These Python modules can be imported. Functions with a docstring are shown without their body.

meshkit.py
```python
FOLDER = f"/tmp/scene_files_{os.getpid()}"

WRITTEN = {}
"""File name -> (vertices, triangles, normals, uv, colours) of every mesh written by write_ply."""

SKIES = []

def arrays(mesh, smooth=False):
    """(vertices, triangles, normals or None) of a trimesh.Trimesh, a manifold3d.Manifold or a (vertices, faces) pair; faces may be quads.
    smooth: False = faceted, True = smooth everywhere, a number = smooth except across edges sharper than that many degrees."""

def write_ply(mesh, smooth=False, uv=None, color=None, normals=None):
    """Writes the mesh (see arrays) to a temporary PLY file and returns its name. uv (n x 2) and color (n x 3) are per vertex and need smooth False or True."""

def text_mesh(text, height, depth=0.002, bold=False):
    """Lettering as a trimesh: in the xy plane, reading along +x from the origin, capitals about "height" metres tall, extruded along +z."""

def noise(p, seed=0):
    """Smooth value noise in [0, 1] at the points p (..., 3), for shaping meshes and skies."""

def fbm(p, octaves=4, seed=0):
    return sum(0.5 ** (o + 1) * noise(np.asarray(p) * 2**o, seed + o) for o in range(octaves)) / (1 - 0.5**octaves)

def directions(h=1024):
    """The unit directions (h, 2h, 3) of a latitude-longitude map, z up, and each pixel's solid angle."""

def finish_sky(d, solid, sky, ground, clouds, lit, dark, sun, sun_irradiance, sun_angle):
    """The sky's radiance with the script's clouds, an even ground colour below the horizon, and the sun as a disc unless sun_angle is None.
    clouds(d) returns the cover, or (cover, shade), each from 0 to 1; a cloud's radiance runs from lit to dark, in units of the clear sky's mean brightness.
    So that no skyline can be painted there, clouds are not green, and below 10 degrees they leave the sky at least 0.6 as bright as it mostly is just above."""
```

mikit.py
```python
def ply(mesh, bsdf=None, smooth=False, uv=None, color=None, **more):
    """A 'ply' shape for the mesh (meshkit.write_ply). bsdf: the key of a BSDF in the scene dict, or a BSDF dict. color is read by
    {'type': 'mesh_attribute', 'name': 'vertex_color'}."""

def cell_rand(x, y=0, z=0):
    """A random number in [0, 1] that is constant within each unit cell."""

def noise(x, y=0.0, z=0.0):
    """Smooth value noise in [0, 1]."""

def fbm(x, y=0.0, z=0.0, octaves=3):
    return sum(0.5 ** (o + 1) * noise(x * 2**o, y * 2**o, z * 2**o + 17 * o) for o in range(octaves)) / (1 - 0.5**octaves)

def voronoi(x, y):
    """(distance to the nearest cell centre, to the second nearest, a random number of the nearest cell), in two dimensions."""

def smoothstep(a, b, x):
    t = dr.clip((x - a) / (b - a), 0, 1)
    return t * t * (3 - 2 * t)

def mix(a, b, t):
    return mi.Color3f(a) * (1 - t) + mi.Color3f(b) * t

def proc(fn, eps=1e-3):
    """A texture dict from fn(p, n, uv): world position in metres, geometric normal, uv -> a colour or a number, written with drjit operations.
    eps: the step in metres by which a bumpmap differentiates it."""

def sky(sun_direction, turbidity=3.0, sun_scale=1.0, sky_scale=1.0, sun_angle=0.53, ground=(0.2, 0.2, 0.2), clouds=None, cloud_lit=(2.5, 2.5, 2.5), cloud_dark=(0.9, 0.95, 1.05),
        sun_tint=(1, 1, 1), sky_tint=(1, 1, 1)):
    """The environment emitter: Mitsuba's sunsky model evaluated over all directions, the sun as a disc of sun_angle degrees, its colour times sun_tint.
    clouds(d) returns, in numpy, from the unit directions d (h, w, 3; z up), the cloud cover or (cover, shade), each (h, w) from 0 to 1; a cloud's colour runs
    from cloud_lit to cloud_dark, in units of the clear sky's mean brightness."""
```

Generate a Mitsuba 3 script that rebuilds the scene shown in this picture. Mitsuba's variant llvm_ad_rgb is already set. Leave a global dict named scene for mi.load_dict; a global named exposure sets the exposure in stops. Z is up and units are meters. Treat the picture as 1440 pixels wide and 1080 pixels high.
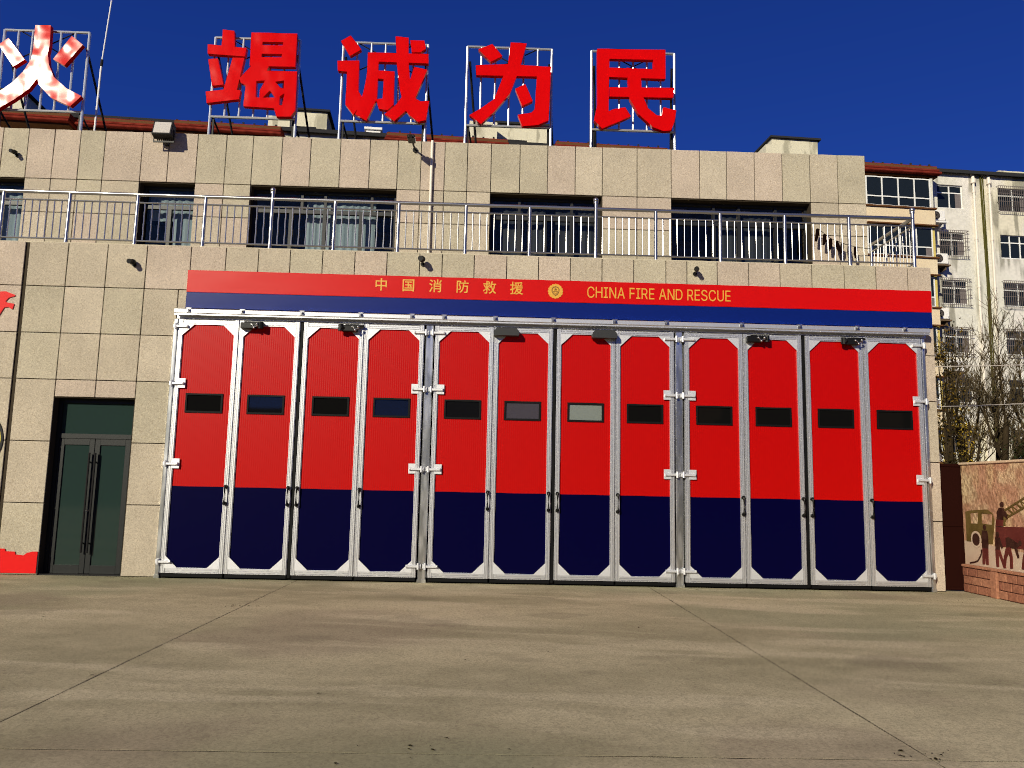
import math, random
import numpy as np, trimesh, mitsuba as mi, drjit as dr
import mikit, meshkit
from mikit import proc, noise, fbm, voronoi, cell_rand, smoothstep, mix
from scipy.spatial import ConvexHull
from shapely.geometry import Polygon, box as sbox, Point
from shapely.ops import unary_union

T = mi.ScalarTransform4f
rng = random.Random(7)
scene, labels = {}, {}

# ------------------------------------------------------------------ camera, sky, exposure
YAW, PITCH, ROLL, FPX, DIST, EYE = math.radians(1.52783), math.radians(7.52770), math.radians(1.23519), 1125.3147, 13.15821, 1.5
cy, sy = math.cos(YAW), math.sin(YAW)
fwd, right, up = np.array([sy, cy, 0]), np.array([cy, -sy, 0]), np.array([0, 0, 1.0])
fwd, up = fwd * math.cos(PITCH) + up * math.sin(PITCH), up * math.cos(PITCH) - fwd * math.sin(PITCH)
right, up = right * math.cos(ROLL) + up * math.sin(ROLL), up * math.cos(ROLL) - right * math.sin(ROLL)
eye = np.array([0, -DIST, EYE])
scene['camera'] = {'type': 'perspective', 'fov': math.degrees(2 * math.atan(720 / FPX)), 'fov_axis': 'x', 'near_clip': 0.1, 'far_clip': 2000.0,
                   'to_world': T().look_at(origin=eye.tolist(), target=(eye + fwd).tolist(), up=up.tolist())}
SUN = (-0.495, -0.775, 0.392)
scene['sky_light'] = mikit.sky(SUN, turbidity=2.2, sun_scale=1.0, sky_scale=0.55, sky_tint=(0.125, 0.30, 1.16), sun_tint=(0.98, 1.19, 1.52), ground=(0.2, 0.18, 0.14))
exposure = 2.0

# ------------------------------------------------------------------ materials
def tf(a): return [float(q) for q in a]
def rgb(*c): return {'type': 'rgb', 'value': list(c)}
def pr(name, color, rough=0.5, metal=0.0, spec=0.5, **kw):
    scene[name] = {'type': 'principled', 'base_color': color if isinstance(color, dict) else rgb(*color), 'roughness': rough, 'metallic': metal, 'specular': spec, **kw}
    return name
def df(name, color):
    scene[name] = {'type': 'twosided', 'bsdf': {'type': 'diffuse', 'reflectance': color if isinstance(color, dict) else rgb(*color)}}
    return name
def bump(name, inner, fn, scale, eps=2e-3):
    b = scene.pop(inner)
    scene[name] = {'type': 'bumpmap', 'arbitrary': proc(fn, eps), 'scale': scale, 'bsdf': b}
    return name

def granite(base, seed):
    b = np.array(base)
    def fn(p, n, uv):
        u, v = p.x + p.y, p.z
        g = noise(u * 55 + seed, v * 55, p.y * 9) * 0.55 + noise(u * 120, v * 120 + seed, 3.0) * 0.45
        sp = smoothstep(0.62, 0.80, noise(u * 85 + 7, v * 85, seed))
        lt = smoothstep(0.66, 0.85, noise(u * 70, v * 70 + 31, seed + 5))
        bl = fbm(u * 1.7 + seed, v * 1.7, 1.0, 3)
        c = mix(tf(b * 0.84), tf(b * 1.14), g)
        c = mix(c, tf(b * np.array([0.58, 0.52, 0.46])), sp * 0.42)
        c = mix(c, tf(np.minimum(b * 1.5, 0.8)), lt * 0.34)
        return c * (0.86 + 0.28 * bl)
    return fn
GRANITE = []
for i, b in enumerate([(0.405, 0.352, 0.274), (0.424, 0.353, 0.287), (0.388, 0.346, 0.264), (0.432, 0.376, 0.296)]):
    GRANITE.append(df(f'granite_{i}', proc(granite(b, 11.0 * i))))
df('mortar', (0.045, 0.036, 0.026))
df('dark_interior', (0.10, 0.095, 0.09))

def concrete(p, n, uv):
    x, y = p.x, p.y
    wx = x + 1.2 * fbm(x * 0.6, y * 0.6, 0.0, 2)
    wy = y + 0.7 * fbm(x * 0.45 + 3, y * 0.6, 6.0, 2)
    a = fbm(wx * 0.30, wy * 0.75, 0.0, 4)
    b = fbm(wx * 0.9 + 9, wy * 1.9, 2.0, 4)
    c = fbm(x * 0.35 + 30, y * 0.35, 5.0, 3)
    g = noise(x * 60, y * 60) * 0.5 + noise(x * 150 + 5, y * 150) * 0.5
    col = mix((0.275, 0.241, 0.150), (0.465, 0.402, 0.262), smoothstep(0.25, 0.75, a * 0.5 + b * 0.3 + 0.2 * fbm(x * 3.5, y * 5.0, 1.0, 3)))
    col = mix(col, (0.245, 0.245, 0.150), smoothstep(0.52, 0.72, c) * 0.55)
    col = mix(col, (0.285, 0.225, 0.160), smoothstep(0.55, 0.75, fbm(x * 0.5 - 12, y * 0.6, 8.0, 3)) * 0.5)
    streak = smoothstep(0.54, 0.74, fbm(wx * 0.45 + 3, wy * 2.6 + 0.25 * x, 11.0, 5))
    col = mix(col, (0.52, 0.45, 0.305), streak * 0.5)
    stain = smoothstep(0.66, 0.78, fbm(x * 1.1, y * 1.6, 21.0, 4))
    col = mix(col, (0.17, 0.145, 0.098), stain * 0.28)
    agg = smoothstep(0.66, 0.78, noise(x * 95, y * 95, 2.0)) + smoothstep(0.70, 0.80, noise(x * 38, y * 38, 7.0)) * 0.6
    col = mix(col, (0.13, 0.11, 0.075), dr.minimum(agg, 1.0) * 0.30)
    return col * (0.80 + 0.40 * g)
df('concrete', proc(concrete))
df('asphalt', (0.07, 0.062, 0.05))
df('joint_dirt', (0.060, 0.050, 0.034))

pr('red_panel_flat', (0.37, 0.0012, 0.0006), 0.35, 0.0, 0.15)
bump('red_panel', 'red_panel_flat', lambda p, n, uv: 0.5 + 0.5 * dr.sin(p.x * (2 * math.pi / 0.034)) + 1.6 * fbm(p.x * 2.2, p.z * 0.8, 2.0, 2), 0.0011, 2e-3)
pr('navy_panel_flat', (0.0009, 0.0007, 0.022), 0.30, 0.0, 0.05)
bump('navy_panel', 'navy_panel_flat', lambda p, n, uv: 1.6 * fbm(p.x * 2.2, p.z * 0.8, 2.0, 2), 0.0011, 2e-3)
pr('sign_red_flat', (0.47, 0.0022, 0.001), 0.36, 0.0, 0.20)
bump('sign_red', 'sign_red_flat', lambda p, n, uv: fbm(p.x * 0.9, p.z * 3.0, 4.0, 2), 0.004, 4e-3)
pr('sign_blue_flat', (0.0020, 0.011, 0.120), 0.36, 0.0, 0.16)
bump('sign_blue', 'sign_blue_flat', lambda p, n, uv: fbm(p.x * 0.9, p.z * 3.0, 4.0, 2), 0.004, 4e-3)
pr('gold_print', (0.56, 0.29, 0.035), 0.45, 0.0, 0.4)
pr('gold_dark', (0.16, 0.075, 0.012), 0.5, 0.0, 0.4)
pr('letter_red_flat', (0.53, 0.002, 0.002), 0.17, 0.0, 0.075)
bump('letter_red', 'letter_red_flat', lambda p, n, uv: fbm(p.x * 3.0, p.z * 3.0, 1.0, 2), 0.018, 6e-3)
pr('letter_side', (0.20, 0.002, 0.002), 0.45, 0.0, 0.4)
pr('aluminium', (0.60, 0.605, 0.625), 0.38, 0.7, 0.5)
pr('aluminium_plate', (0.60, 0.605, 0.63), 0.45, 0.5, 0.5)
pr('galvanised_flat', proc(lambda p, n, uv: mix((0.42, 0.43, 0.43), (0.72, 0.73, 0.74), smoothstep(0.3, 0.7, fbm(p.x * 16, p.z * 3.2, 5.0, 3)))), 0.27, 0.9, 0.5)
bump('galvanised', 'galvanised_flat', lambda p, n, uv: fbm(p.x * 9, p.z * 1.8, 7.0, 2), 0.008, 4e-3)
pr('stainless', (0.43, 0.425, 0.42), 0.30, 0.95, 0.5)
pr('galvanised_tube', (0.58, 0.60, 0.62), 0.38, 0.75, 0.5)
pr('black_rubber', (0.0035, 0.0035, 0.004), 0.6, 0.0, 0.12)
pr('black_plastic', (0.005, 0.0048, 0.0044), 0.42, 0.0, 0.25)
pr('grey_plastic', (0.028, 0.029, 0.030), 0.42, 0.0, 0.3)
pr('dark_frame', (0.014, 0.0145, 0.016), 0.45, 0.0, 0.3)
pr('door_frame', (0.0075, 0.009, 0.0095), 0.45, 0.0, 0.25)
pr('black_steel', (0.007, 0.0065, 0.0065), 0.55, 0.0, 0.25)
pr('black_glass', (0.004, 0.004, 0.004), 0.03, 0.0, 0.55)
pr('grey_reflection_glass', (0.15, 0.17, 0.16), 0.05, 0.0, 0.5)  # pale reflection of one door pane, put into its base colour
pr('dim_reflection_glass', (0.045, 0.040, 0.052), 0.05, 0.0, 0.5)  # dimmer purple-grey reflection of the neighbouring pane, held in the base colour
pr('green_glass', (0.016, 0.030, 0.027), 0.05, 0.0, 0.5)
scene['window_glass'] = {'type': 'thindielectric', 'int_ior': 1.42, 'specular_reflectance': rgb(0.75, 0.62, 0.45)}
df('curtain', proc(lambda p, n, uv: mix((0.15, 0.20, 0.22), (0.20, 0.255, 0.275), 0.5 + 0.5 * dr.sin(p.x * 46 + 3 * noise(p.x * 5, p.z)))))
df('slab_edge', (0.52, 0.46, 0.34))
pr('lamp_housing', (0.007, 0.007, 0.007), 0.5, 0.0, 0.25)
pr('lamp_glass', (0.46, 0.43, 0.40), 0.14, 0.0, 0.6)
pr('white_enamel', (0.72, 0.70, 0.68), 0.35, 0.0, 0.5)
pr('white_pipe', (0.66, 0.60, 0.52), 0.45, 0.0, 0.4)
df('sock_cloth', (0.006, 0.0025, 0.002))
pr('mural_red', (0.58, 0.002, 0.002), 0.5, 0.0, 0.15)
pr('mural_yellow', (0.62, 0.43, 0.03), 0.5, 0.0, 0.4)
pr('mural_black', (0.005, 0.0045, 0.004), 0.5, 0.0, 0.2)
df('maroon_sheet', (0.016, 0.0045, 0.0035))

def apt_wall(p, n, uv):
    s, z = p.x, p.z
    st = smoothstep(0.44, 0.70, fbm(s * 3.4, z * 0.45, 2.0, 3)) * smoothstep(0.36, 0.60, fbm(s * 0.55, z * 0.40 + 4, 9.0, 3))
    c = mix((0.67, 0.63, 0.59), (0.59, 0.575, 0.51), smoothstep(0.35, 0.65, fbm(s * 0.25, z * 0.15, 3.0, 3)))
    c = mix(c, (0.60, 0.55, 0.39), smoothstep(0.52, 0.70, fbm(s * 0.5 + 5, z * 0.22, 6.0, 3)) * 0.6)
    return mix(c, (0.19, 0.18, 0.14), st * 0.75) * (0.92 + 0.16 * noise(s * 9, z * 9))
df('apartment_plaster', proc(apt_wall))
df('cream_plaster', proc(lambda p, n, uv: mix((0.62, 0.49, 0.33), (0.66, 0.56, 0.40), fbm(p.x * 1.2, p.z * 1.2, 0.0, 3))))
df('yellow_plaster', (0.55, 0.44, 0.14))
df('brown_trim', (0.12, 0.055, 0.025))
df('roof_tile', proc(lambda p, n, uv: mix((0.11, 0.014, 0.010), (0.22, 0.034, 0.022), noise(p.x * 5, p.z * 9, p.y))))
df('roof_felt', (0.03, 0.030, 0.032))
pr('pvc_white', (0.70, 0.70, 0.68), 0.4)
pr('apartment_glass', (0.010, 0.014, 0.015), 0.06, 0.0, 0.4)
df('bar_steel', (0.15, 0.125, 0.12))
df('rust_steel', (0.13, 0.09, 0.06))
df('cable_green', (0.07, 0.065, 0.018))
df('bark', proc(lambda p, n, uv: mix((0.014, 0.010, 0.006), (0.045, 0.032, 0.019), fbm(p.x * 9, p.y * 9, p.z * 3, 3))))
df('twig', (0.075, 0.056, 0.030))
df('dry_leaf', (0.12, 0.075, 0.014))
df('dark_leaf', (0.022, 0.018, 0.007))
def stucco(p, n, uv):
    u, v = p.y, p.z
    a = fbm(u * 3.0, v * 1.6, 0.0, 3)
    c = mix((0.50, 0.335, 0.185), (0.40, 0.215, 0.135), smoothstep(0.35, 0.62, a))
    c = mix(c, (0.55, 0.42, 0.25), smoothstep(0.5, 0.7, fbm(u * 2 + 7, v * 2.2, 4.0, 3)) * 0.7)
    dk = smoothstep(0.56, 0.72, noise(u * 26, v * 15)) + smoothstep(0.6, 0.75, noise(u * 55, v * 30))
    return mix(c, (0.20, 0.10, 0.055), dr.minimum(dk, 1.0) * 0.55)
df('mural_sky_flat', proc(stucco)); bump('mural_sky', 'mural_sky_flat', lambda p, n, uv: noise(p.y * 30, p.z * 22, p.x * 30), 0.010, 4e-3)
df('mural_snow', proc(lambda p, n, uv: mix((0.50, 0.40, 0.30), (0.43, 0.29, 0.21), fbm(p.y * 4, p.z * 4, 0.0, 3))))
df('mural_olive', proc(lambda p, n, uv: mix((0.075, 0.048, 0.014), (0.15, 0.098, 0.034), fbm(p.y * 7, p.z * 7, 0.0, 3))))
df('mural_maroon', proc(lambda p, n, uv: mix((0.070, 0.014, 0.012), (0.125, 0.030, 0.024), fbm(p.y * 6, p.z * 6, 0.0, 3))))
df('mural_figure', proc(lambda p, n, uv: mix((0.022, 0.007, 0.006), (0.060, 0.026, 0.018), fbm(p.y * 14, p.z * 14, 0.0, 3))))
df('mural_cream', (0.54, 0.40, 0.27))
BRICK = [df(f'brick_{i}', proc((lambda k: lambda p, n, uv: mix(tf(np.array(k) * 0.75), tf(np.array(k) * 1.2), noise(p.y * 40, p.z * 40, 1.0)))(k)))
         for i, k in enumerate([(0.27, 0.115, 0.070), (0.33, 0.150, 0.090), (0.22, 0.088, 0.056)])]
df('brick_mortar', (0.055, 0.022, 0.016))
df('hall_wall', (0.42, 0.40, 0.36))
df('hall_brick', (0.07, 0.045, 0.035))

df('added_dark_curtain', (0.026, 0.030, 0.034))  # dark sheet added behind two windows so the panes turn grey
df('curtain_pale', (0.16, 0.14, 0.14))
df('stained_plaster', proc(lambda p, n, uv: mix((0.60, 0.56, 0.43), (0.27, 0.25, 0.18), smoothstep(0.52, 0.72, fbm(p.x * 2.6, p.z * 0.7, 1.0, 3)) * 0.7)))
df('yellow_leaf', (0.36, 0.25, 0.035))
df('dark_green_leaf', (0.018, 0.026, 0.010))
df('cable_pale', (0.45, 0.40, 0.36))

# ------------------------------------------------------------------ mesh helpers
CUBE_V = np.array([[x, y, z] for x in (0, 1) for y in (0, 1) for z in (0, 1)], float)
def hull_faces(v):
    h = ConvexHull(v)
    f = h.simplices.copy()
    n = np.cross(v[f[:, 1]] - v[f[:, 0]], v[f[:, 2]] - v[f[:, 0]])
    flip = (n * h.equations[:, :3]).sum(1) < 0
    f[flip] = f[flip][:, ::-1]
    return f
CUBE_F = hull_faces(CUBE_V)
def cham_v(lo, hi, b):
    lo, hi = np.array(lo, float), np.array(hi, float)
    out = []
    for c in CUBE_V:
        p = lo + c * (hi - lo)
        inner = np.where(c > 0.5, hi - b, lo + b)
        for k in range(3):
            q = inner.copy(); q[k] = p[k]; out.append(q)
    return np.array(out)
CHAM_F = hull_faces(cham_v((0, 0, 0), (1, 1.2, 1.4), 0.1))
class MB:
    def __init__(s): s.v, s.f, s.n = [], [], 0
    def add(s, v, f):
        v = np.asarray(v, float); s.v.append(v); s.f.append(np.asarray(f) + s.n); s.n += len(v); return s
    def box(s, x0, x1, y0, y1, z0, z1, b=0.0):
        lo, hi = (min(x0, x1), min(y0, y1), min(z0, z1)), (max(x0, x1), max(y0, y1), max(z0, z1))
        if b > 0: return s.add(cham_v(lo, hi, min(b, 0.45 * min(np.array(hi) - lo))), CHAM_F)
        return s.add(np.array(lo) + CUBE_V * (np.array(hi) - lo), CUBE_F)
    def tube(s, pts, r, n=8):
        pts = np.asarray(pts, float); r = np.broadcast_to(np.asarray(r, float), (len(pts),))
        t = np.gradient(pts, axis=0); t /= np.linalg.norm(t, axis=1, keepdims=True) + 1e-12
        ref = np.array([0, 0, 1.0]) if abs(t[0, 2]) < 0.9 else np.array([1.0, 0, 0])
        a = np.cross(t, ref); a /= np.linalg.norm(a, axis=1, keepdims=True) + 1e-12
        b = np.cross(t, a)
        ang = np.arange(n) * 2 * math.pi / n
        v = pts[:, None] + r[:, None, None] * (np.cos(ang)[None, :, None] * a[:, None] + np.sin(ang)[None, :, None] * b[:, None])
        v = v.reshape(-1, 3); m = len(pts)
        i, j = np.meshgrid(np.arange(m - 1), np.arange(n), indexing='ij')
        q = np.stack([i * n + j, i * n + (j + 1) % n, (i + 1) * n + (j + 1) % n, (i + 1) * n + j], -1).reshape(-1, 4)
        f = [q[:, [0, 1, 2]], q[:, [0, 2, 3]]]
        v = np.vstack([v, pts[:1], pts[-1:]])
        k = np.arange(n)
        f += [np.stack([k * 0 + m * n, (k + 1) % n, k], 1), np.stack([k * 0 + m * n + 1, (m - 1) * n + k, (m - 1) * n + (k + 1) % n], 1)]
        return s.add(v, np.vstack(f))
    def ball(s, c, r, sub=1):
        m = trimesh.creation.icosphere(sub, 1.0); return s.add(m.vertices * np.asarray(r) + np.asarray(c), m.faces)
    def poly(s, geom, depth, y):          # polygon in (x, z), its front at y, its back at y + depth
        for g in getattr(geom, 'geoms', [geom]):
            if g.is_empty or g.area < 1e-6: continue
            m = trimesh.creation.extrude_polygon(g, depth, engine='earcut')
            v = m.vertices; s.add(np.stack([v[:, 0], y + depth - v[:, 2], v[:, 1]], 1), m.faces)
        return s
    def polyx(s, geom, depth, x):         # polygon in (y, z), its front (facing -x) at x, its back at x + depth
        for g in getattr(geom, 'geoms', [geom]):
            if g.is_empty or g.area < 1e-6: continue
            m = trimesh.creation.extrude_polygon(g, depth, engine='earcut')
            v = m.vertices; s.add(np.stack([x + depth - v[:, 2], v[:, 0], v[:, 1]], 1), m.faces[:, ::-1])
        return s
    def mesh(s): return np.vstack(s.v), np.vstack(s.f)
used = set()
def key_for(name, parent=None):
    base = (parent + '__' if parent else '') + name
    k, i = base, 0
    while k in used: i += 1; k = f'{base}_{i:03d}'
    used.add(k); return k
def obj(name, mb, mat, parent=None, smooth=False, to_world=None, label=None, cat=None, group=None, kind=None, shape=None):
    k = key_for(name, parent)
    d = dict(shape) if shape else mikit.ply(mb.mesh() if isinstance(mb, MB) else mb, mat, smooth)
    if to_world is not None: d['to_world'] = to_world
    scene[k] = d
    tag(k, label, cat, group, kind)
    return k
def tag(k, label=None, cat=None, group=None, kind=None):
    e = {a: b for a, b in (('label', label), ('category', cat), ('group', group), ('kind', kind)) if b}
    if e: labels[k] = e
def thing(name, label, cat, group=None):
    k = key_for(name); tag(k, label, cat, group); return k
GLYPHS = {
 'zhong': [[[(9,67),(45,67),(45,85),(55,85),(55,67),(91,67),(91,18),(82,18),(81,24),(55,24),(55,-9),(45,-9),(45,22),(44,24),(18,24),(17,17),(9,17)],[(55,34),(81,33),(81,58),(55,58)],[(18,34),(45,33),(45,58),(18,58)]]],
 'guo': [[[(8,81),(92,81),(92,-9),(83,-9),(81,-4),(18,-4),(17,-9),(8,-9)],[(17,6),(82,5),(82,72),(17,72)]],[[(22,12),(22,20),(45,21),(45,35),(27,35),(26,36),(26,44),(45,44),(45,56),(24,56),(23,65),(76,65),(77,64),(76,56),(54,56),(54,45),(74,44),(74,36),(67,34),(75,25),(73,20),(79,20),(78,12)],[(54,21),(67,20),(66,24),(58,31),(60,35),(54,35)]]],
 'xiao': [[[(75,62),(76,66),(81,72),(86,83),(94,80),(94,77),(91,71),(83,59)]],[[(37,-9),(37,57),(59,57),(59,85),(68,86),(69,85),(69,57),(90,57),(91,56),(91,1),(90,-5),(83,-9),(69,-9),(67,0),(81,0),(81,13),(48,13),(46,11),(46,-9),(45,-10)],[(46,22),(81,21),(81,30),(46,30)],[(46,40),(81,39),(81,48),(46,48)]],[[(34,79),(42,82),(51,69),(53,62),(47,59),(44,59),(40,70),(34,77)]],[[(8,77),(8,80),(11,83),(15,84),(28,76),(31,73),(31,70),(27,67),(27,65),(25,65),(18,72)]],[[(6,-4),(6,-1),(11,5),(23,31),(25,31),(30,27),(30,23),(15,-8),(12,-8)]],[[(3,51),(3,53),(7,56),(7,58),(9,58),(24,49),(27,46),(27,44),(23,38),(21,38),(12,46)]]],
 'fang': [[[(7,81),(36,81),(40,78),(37,68),(62,68),(63,72),(59,83),(68,85),(73,68),(96,68),(96,59),(61,59),(61,46),(90,46),(89,10),(87,-2),(84,-7),(80,-9),(63,-9),(62,-8),(60,0),(75,0),(78,2),(79,16),(80,17),(80,36),(61,37),(57,20),(50,5),(38,-7),(32,-9),(32,-7),(27,-2),(33,1),(45,15),(51,37),(52,59),(36,59),(36,62),(34,62),(30,50),(34,45),(38,37),(39,32),(38,19),(32,13),(21,12),(18,21),(28,21),(30,25),(30,32),(28,39),(25,44),(21,47),(21,52),(23,54),(28,71),(17,72),(16,-9),(7,-9)]]],
 'jiu': [[[(3,12),(3,15),(5,17),(11,20),(25,33),(24,35),(18,32),(15,39),(6,50),(7,52),(11,54),(14,54),(20,47),(22,42),(25,41),(25,59),(4,59),(4,68),(25,68),(25,85),(26,86),(34,86),(36,81),(40,84),(44,84),(53,74),(53,71),(50,69),(55,67),(55,60),(54,59),(35,59),(35,45),(38,46),(44,56),(47,56),(53,53),(53,51),(50,49),(50,47),(38,33),(54,19),(54,16),(52,16),(49,12),(47,12),(37,23),(35,23),(34,-5),(31,-8),(27,-9),(15,-9),(12,-3),(13,0),(23,-1),(25,0),(25,20),(18,16),(9,7),(6,7),(5,11)],[(36,79),(35,79),(35,68),(45,68),(44,72)]],[[(48,38),(56,53),(59,62),(63,85),(72,84),(69,66),(97,66),(97,57),(90,57),(87,37),(85,34),(84,27),(80,19),(80,16),(84,10),(97,-1),(97,-3),(93,-6),(92,-9),(88,-8),(85,-4),(83,-4),(74,8),(64,-3),(52,-10),(45,-3),(46,-1),(58,5),(69,17),(64,28),(61,39),(58,38),(56,33),(54,33)],[(66,53),(72,32),(75,30),(79,41),(81,57),(66,57)]]],
 'yuan': [[[(2,27),(3,30),(13,32),(16,34),(16,56),(3,56),(3,65),(16,65),(16,85),(25,85),(25,65),(35,65),(37,58),(43,58),(43,61),(39,69),(39,72),(36,73),(35,80),(62,81),(85,85),(87,85),(91,80),(91,77),(85,76),(85,74),(90,73),(90,70),(88,69),(83,59),(93,58),(93,50),(59,50),(58,49),(58,45),(96,44),(96,36),(58,36),(56,32),(86,31),(89,29),(88,23),(84,15),(77,6),(87,1),(98,-1),(98,-3),(93,-9),(82,-7),(69,-1),(50,-9),(46,-9),(41,-2),(32,-9),(26,-4),(25,-2),(21,-8),(7,-9),(5,0),(16,0),(16,22),(12,23),(4,20)],[(66,74),(68,58),(72,58),(75,61),(81,75)],[(58,22),(66,12),(69,11),(75,17),(77,22),(59,23)],[(42,-1),(47,-1),(58,3),(60,4),(60,7),(51,15),(47,6)],[(48,71),(52,58),(60,58),(57,73),(51,73)],[(25,37),(29,37),(34,39),(34,44),(49,44),(49,50),(37,50),(36,56),(25,56)],[(25,-1),(28,-1),(38,9),(39,13),(41,14),(46,27),(47,36),(36,36),(36,30),(25,27)]]],
}
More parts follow.
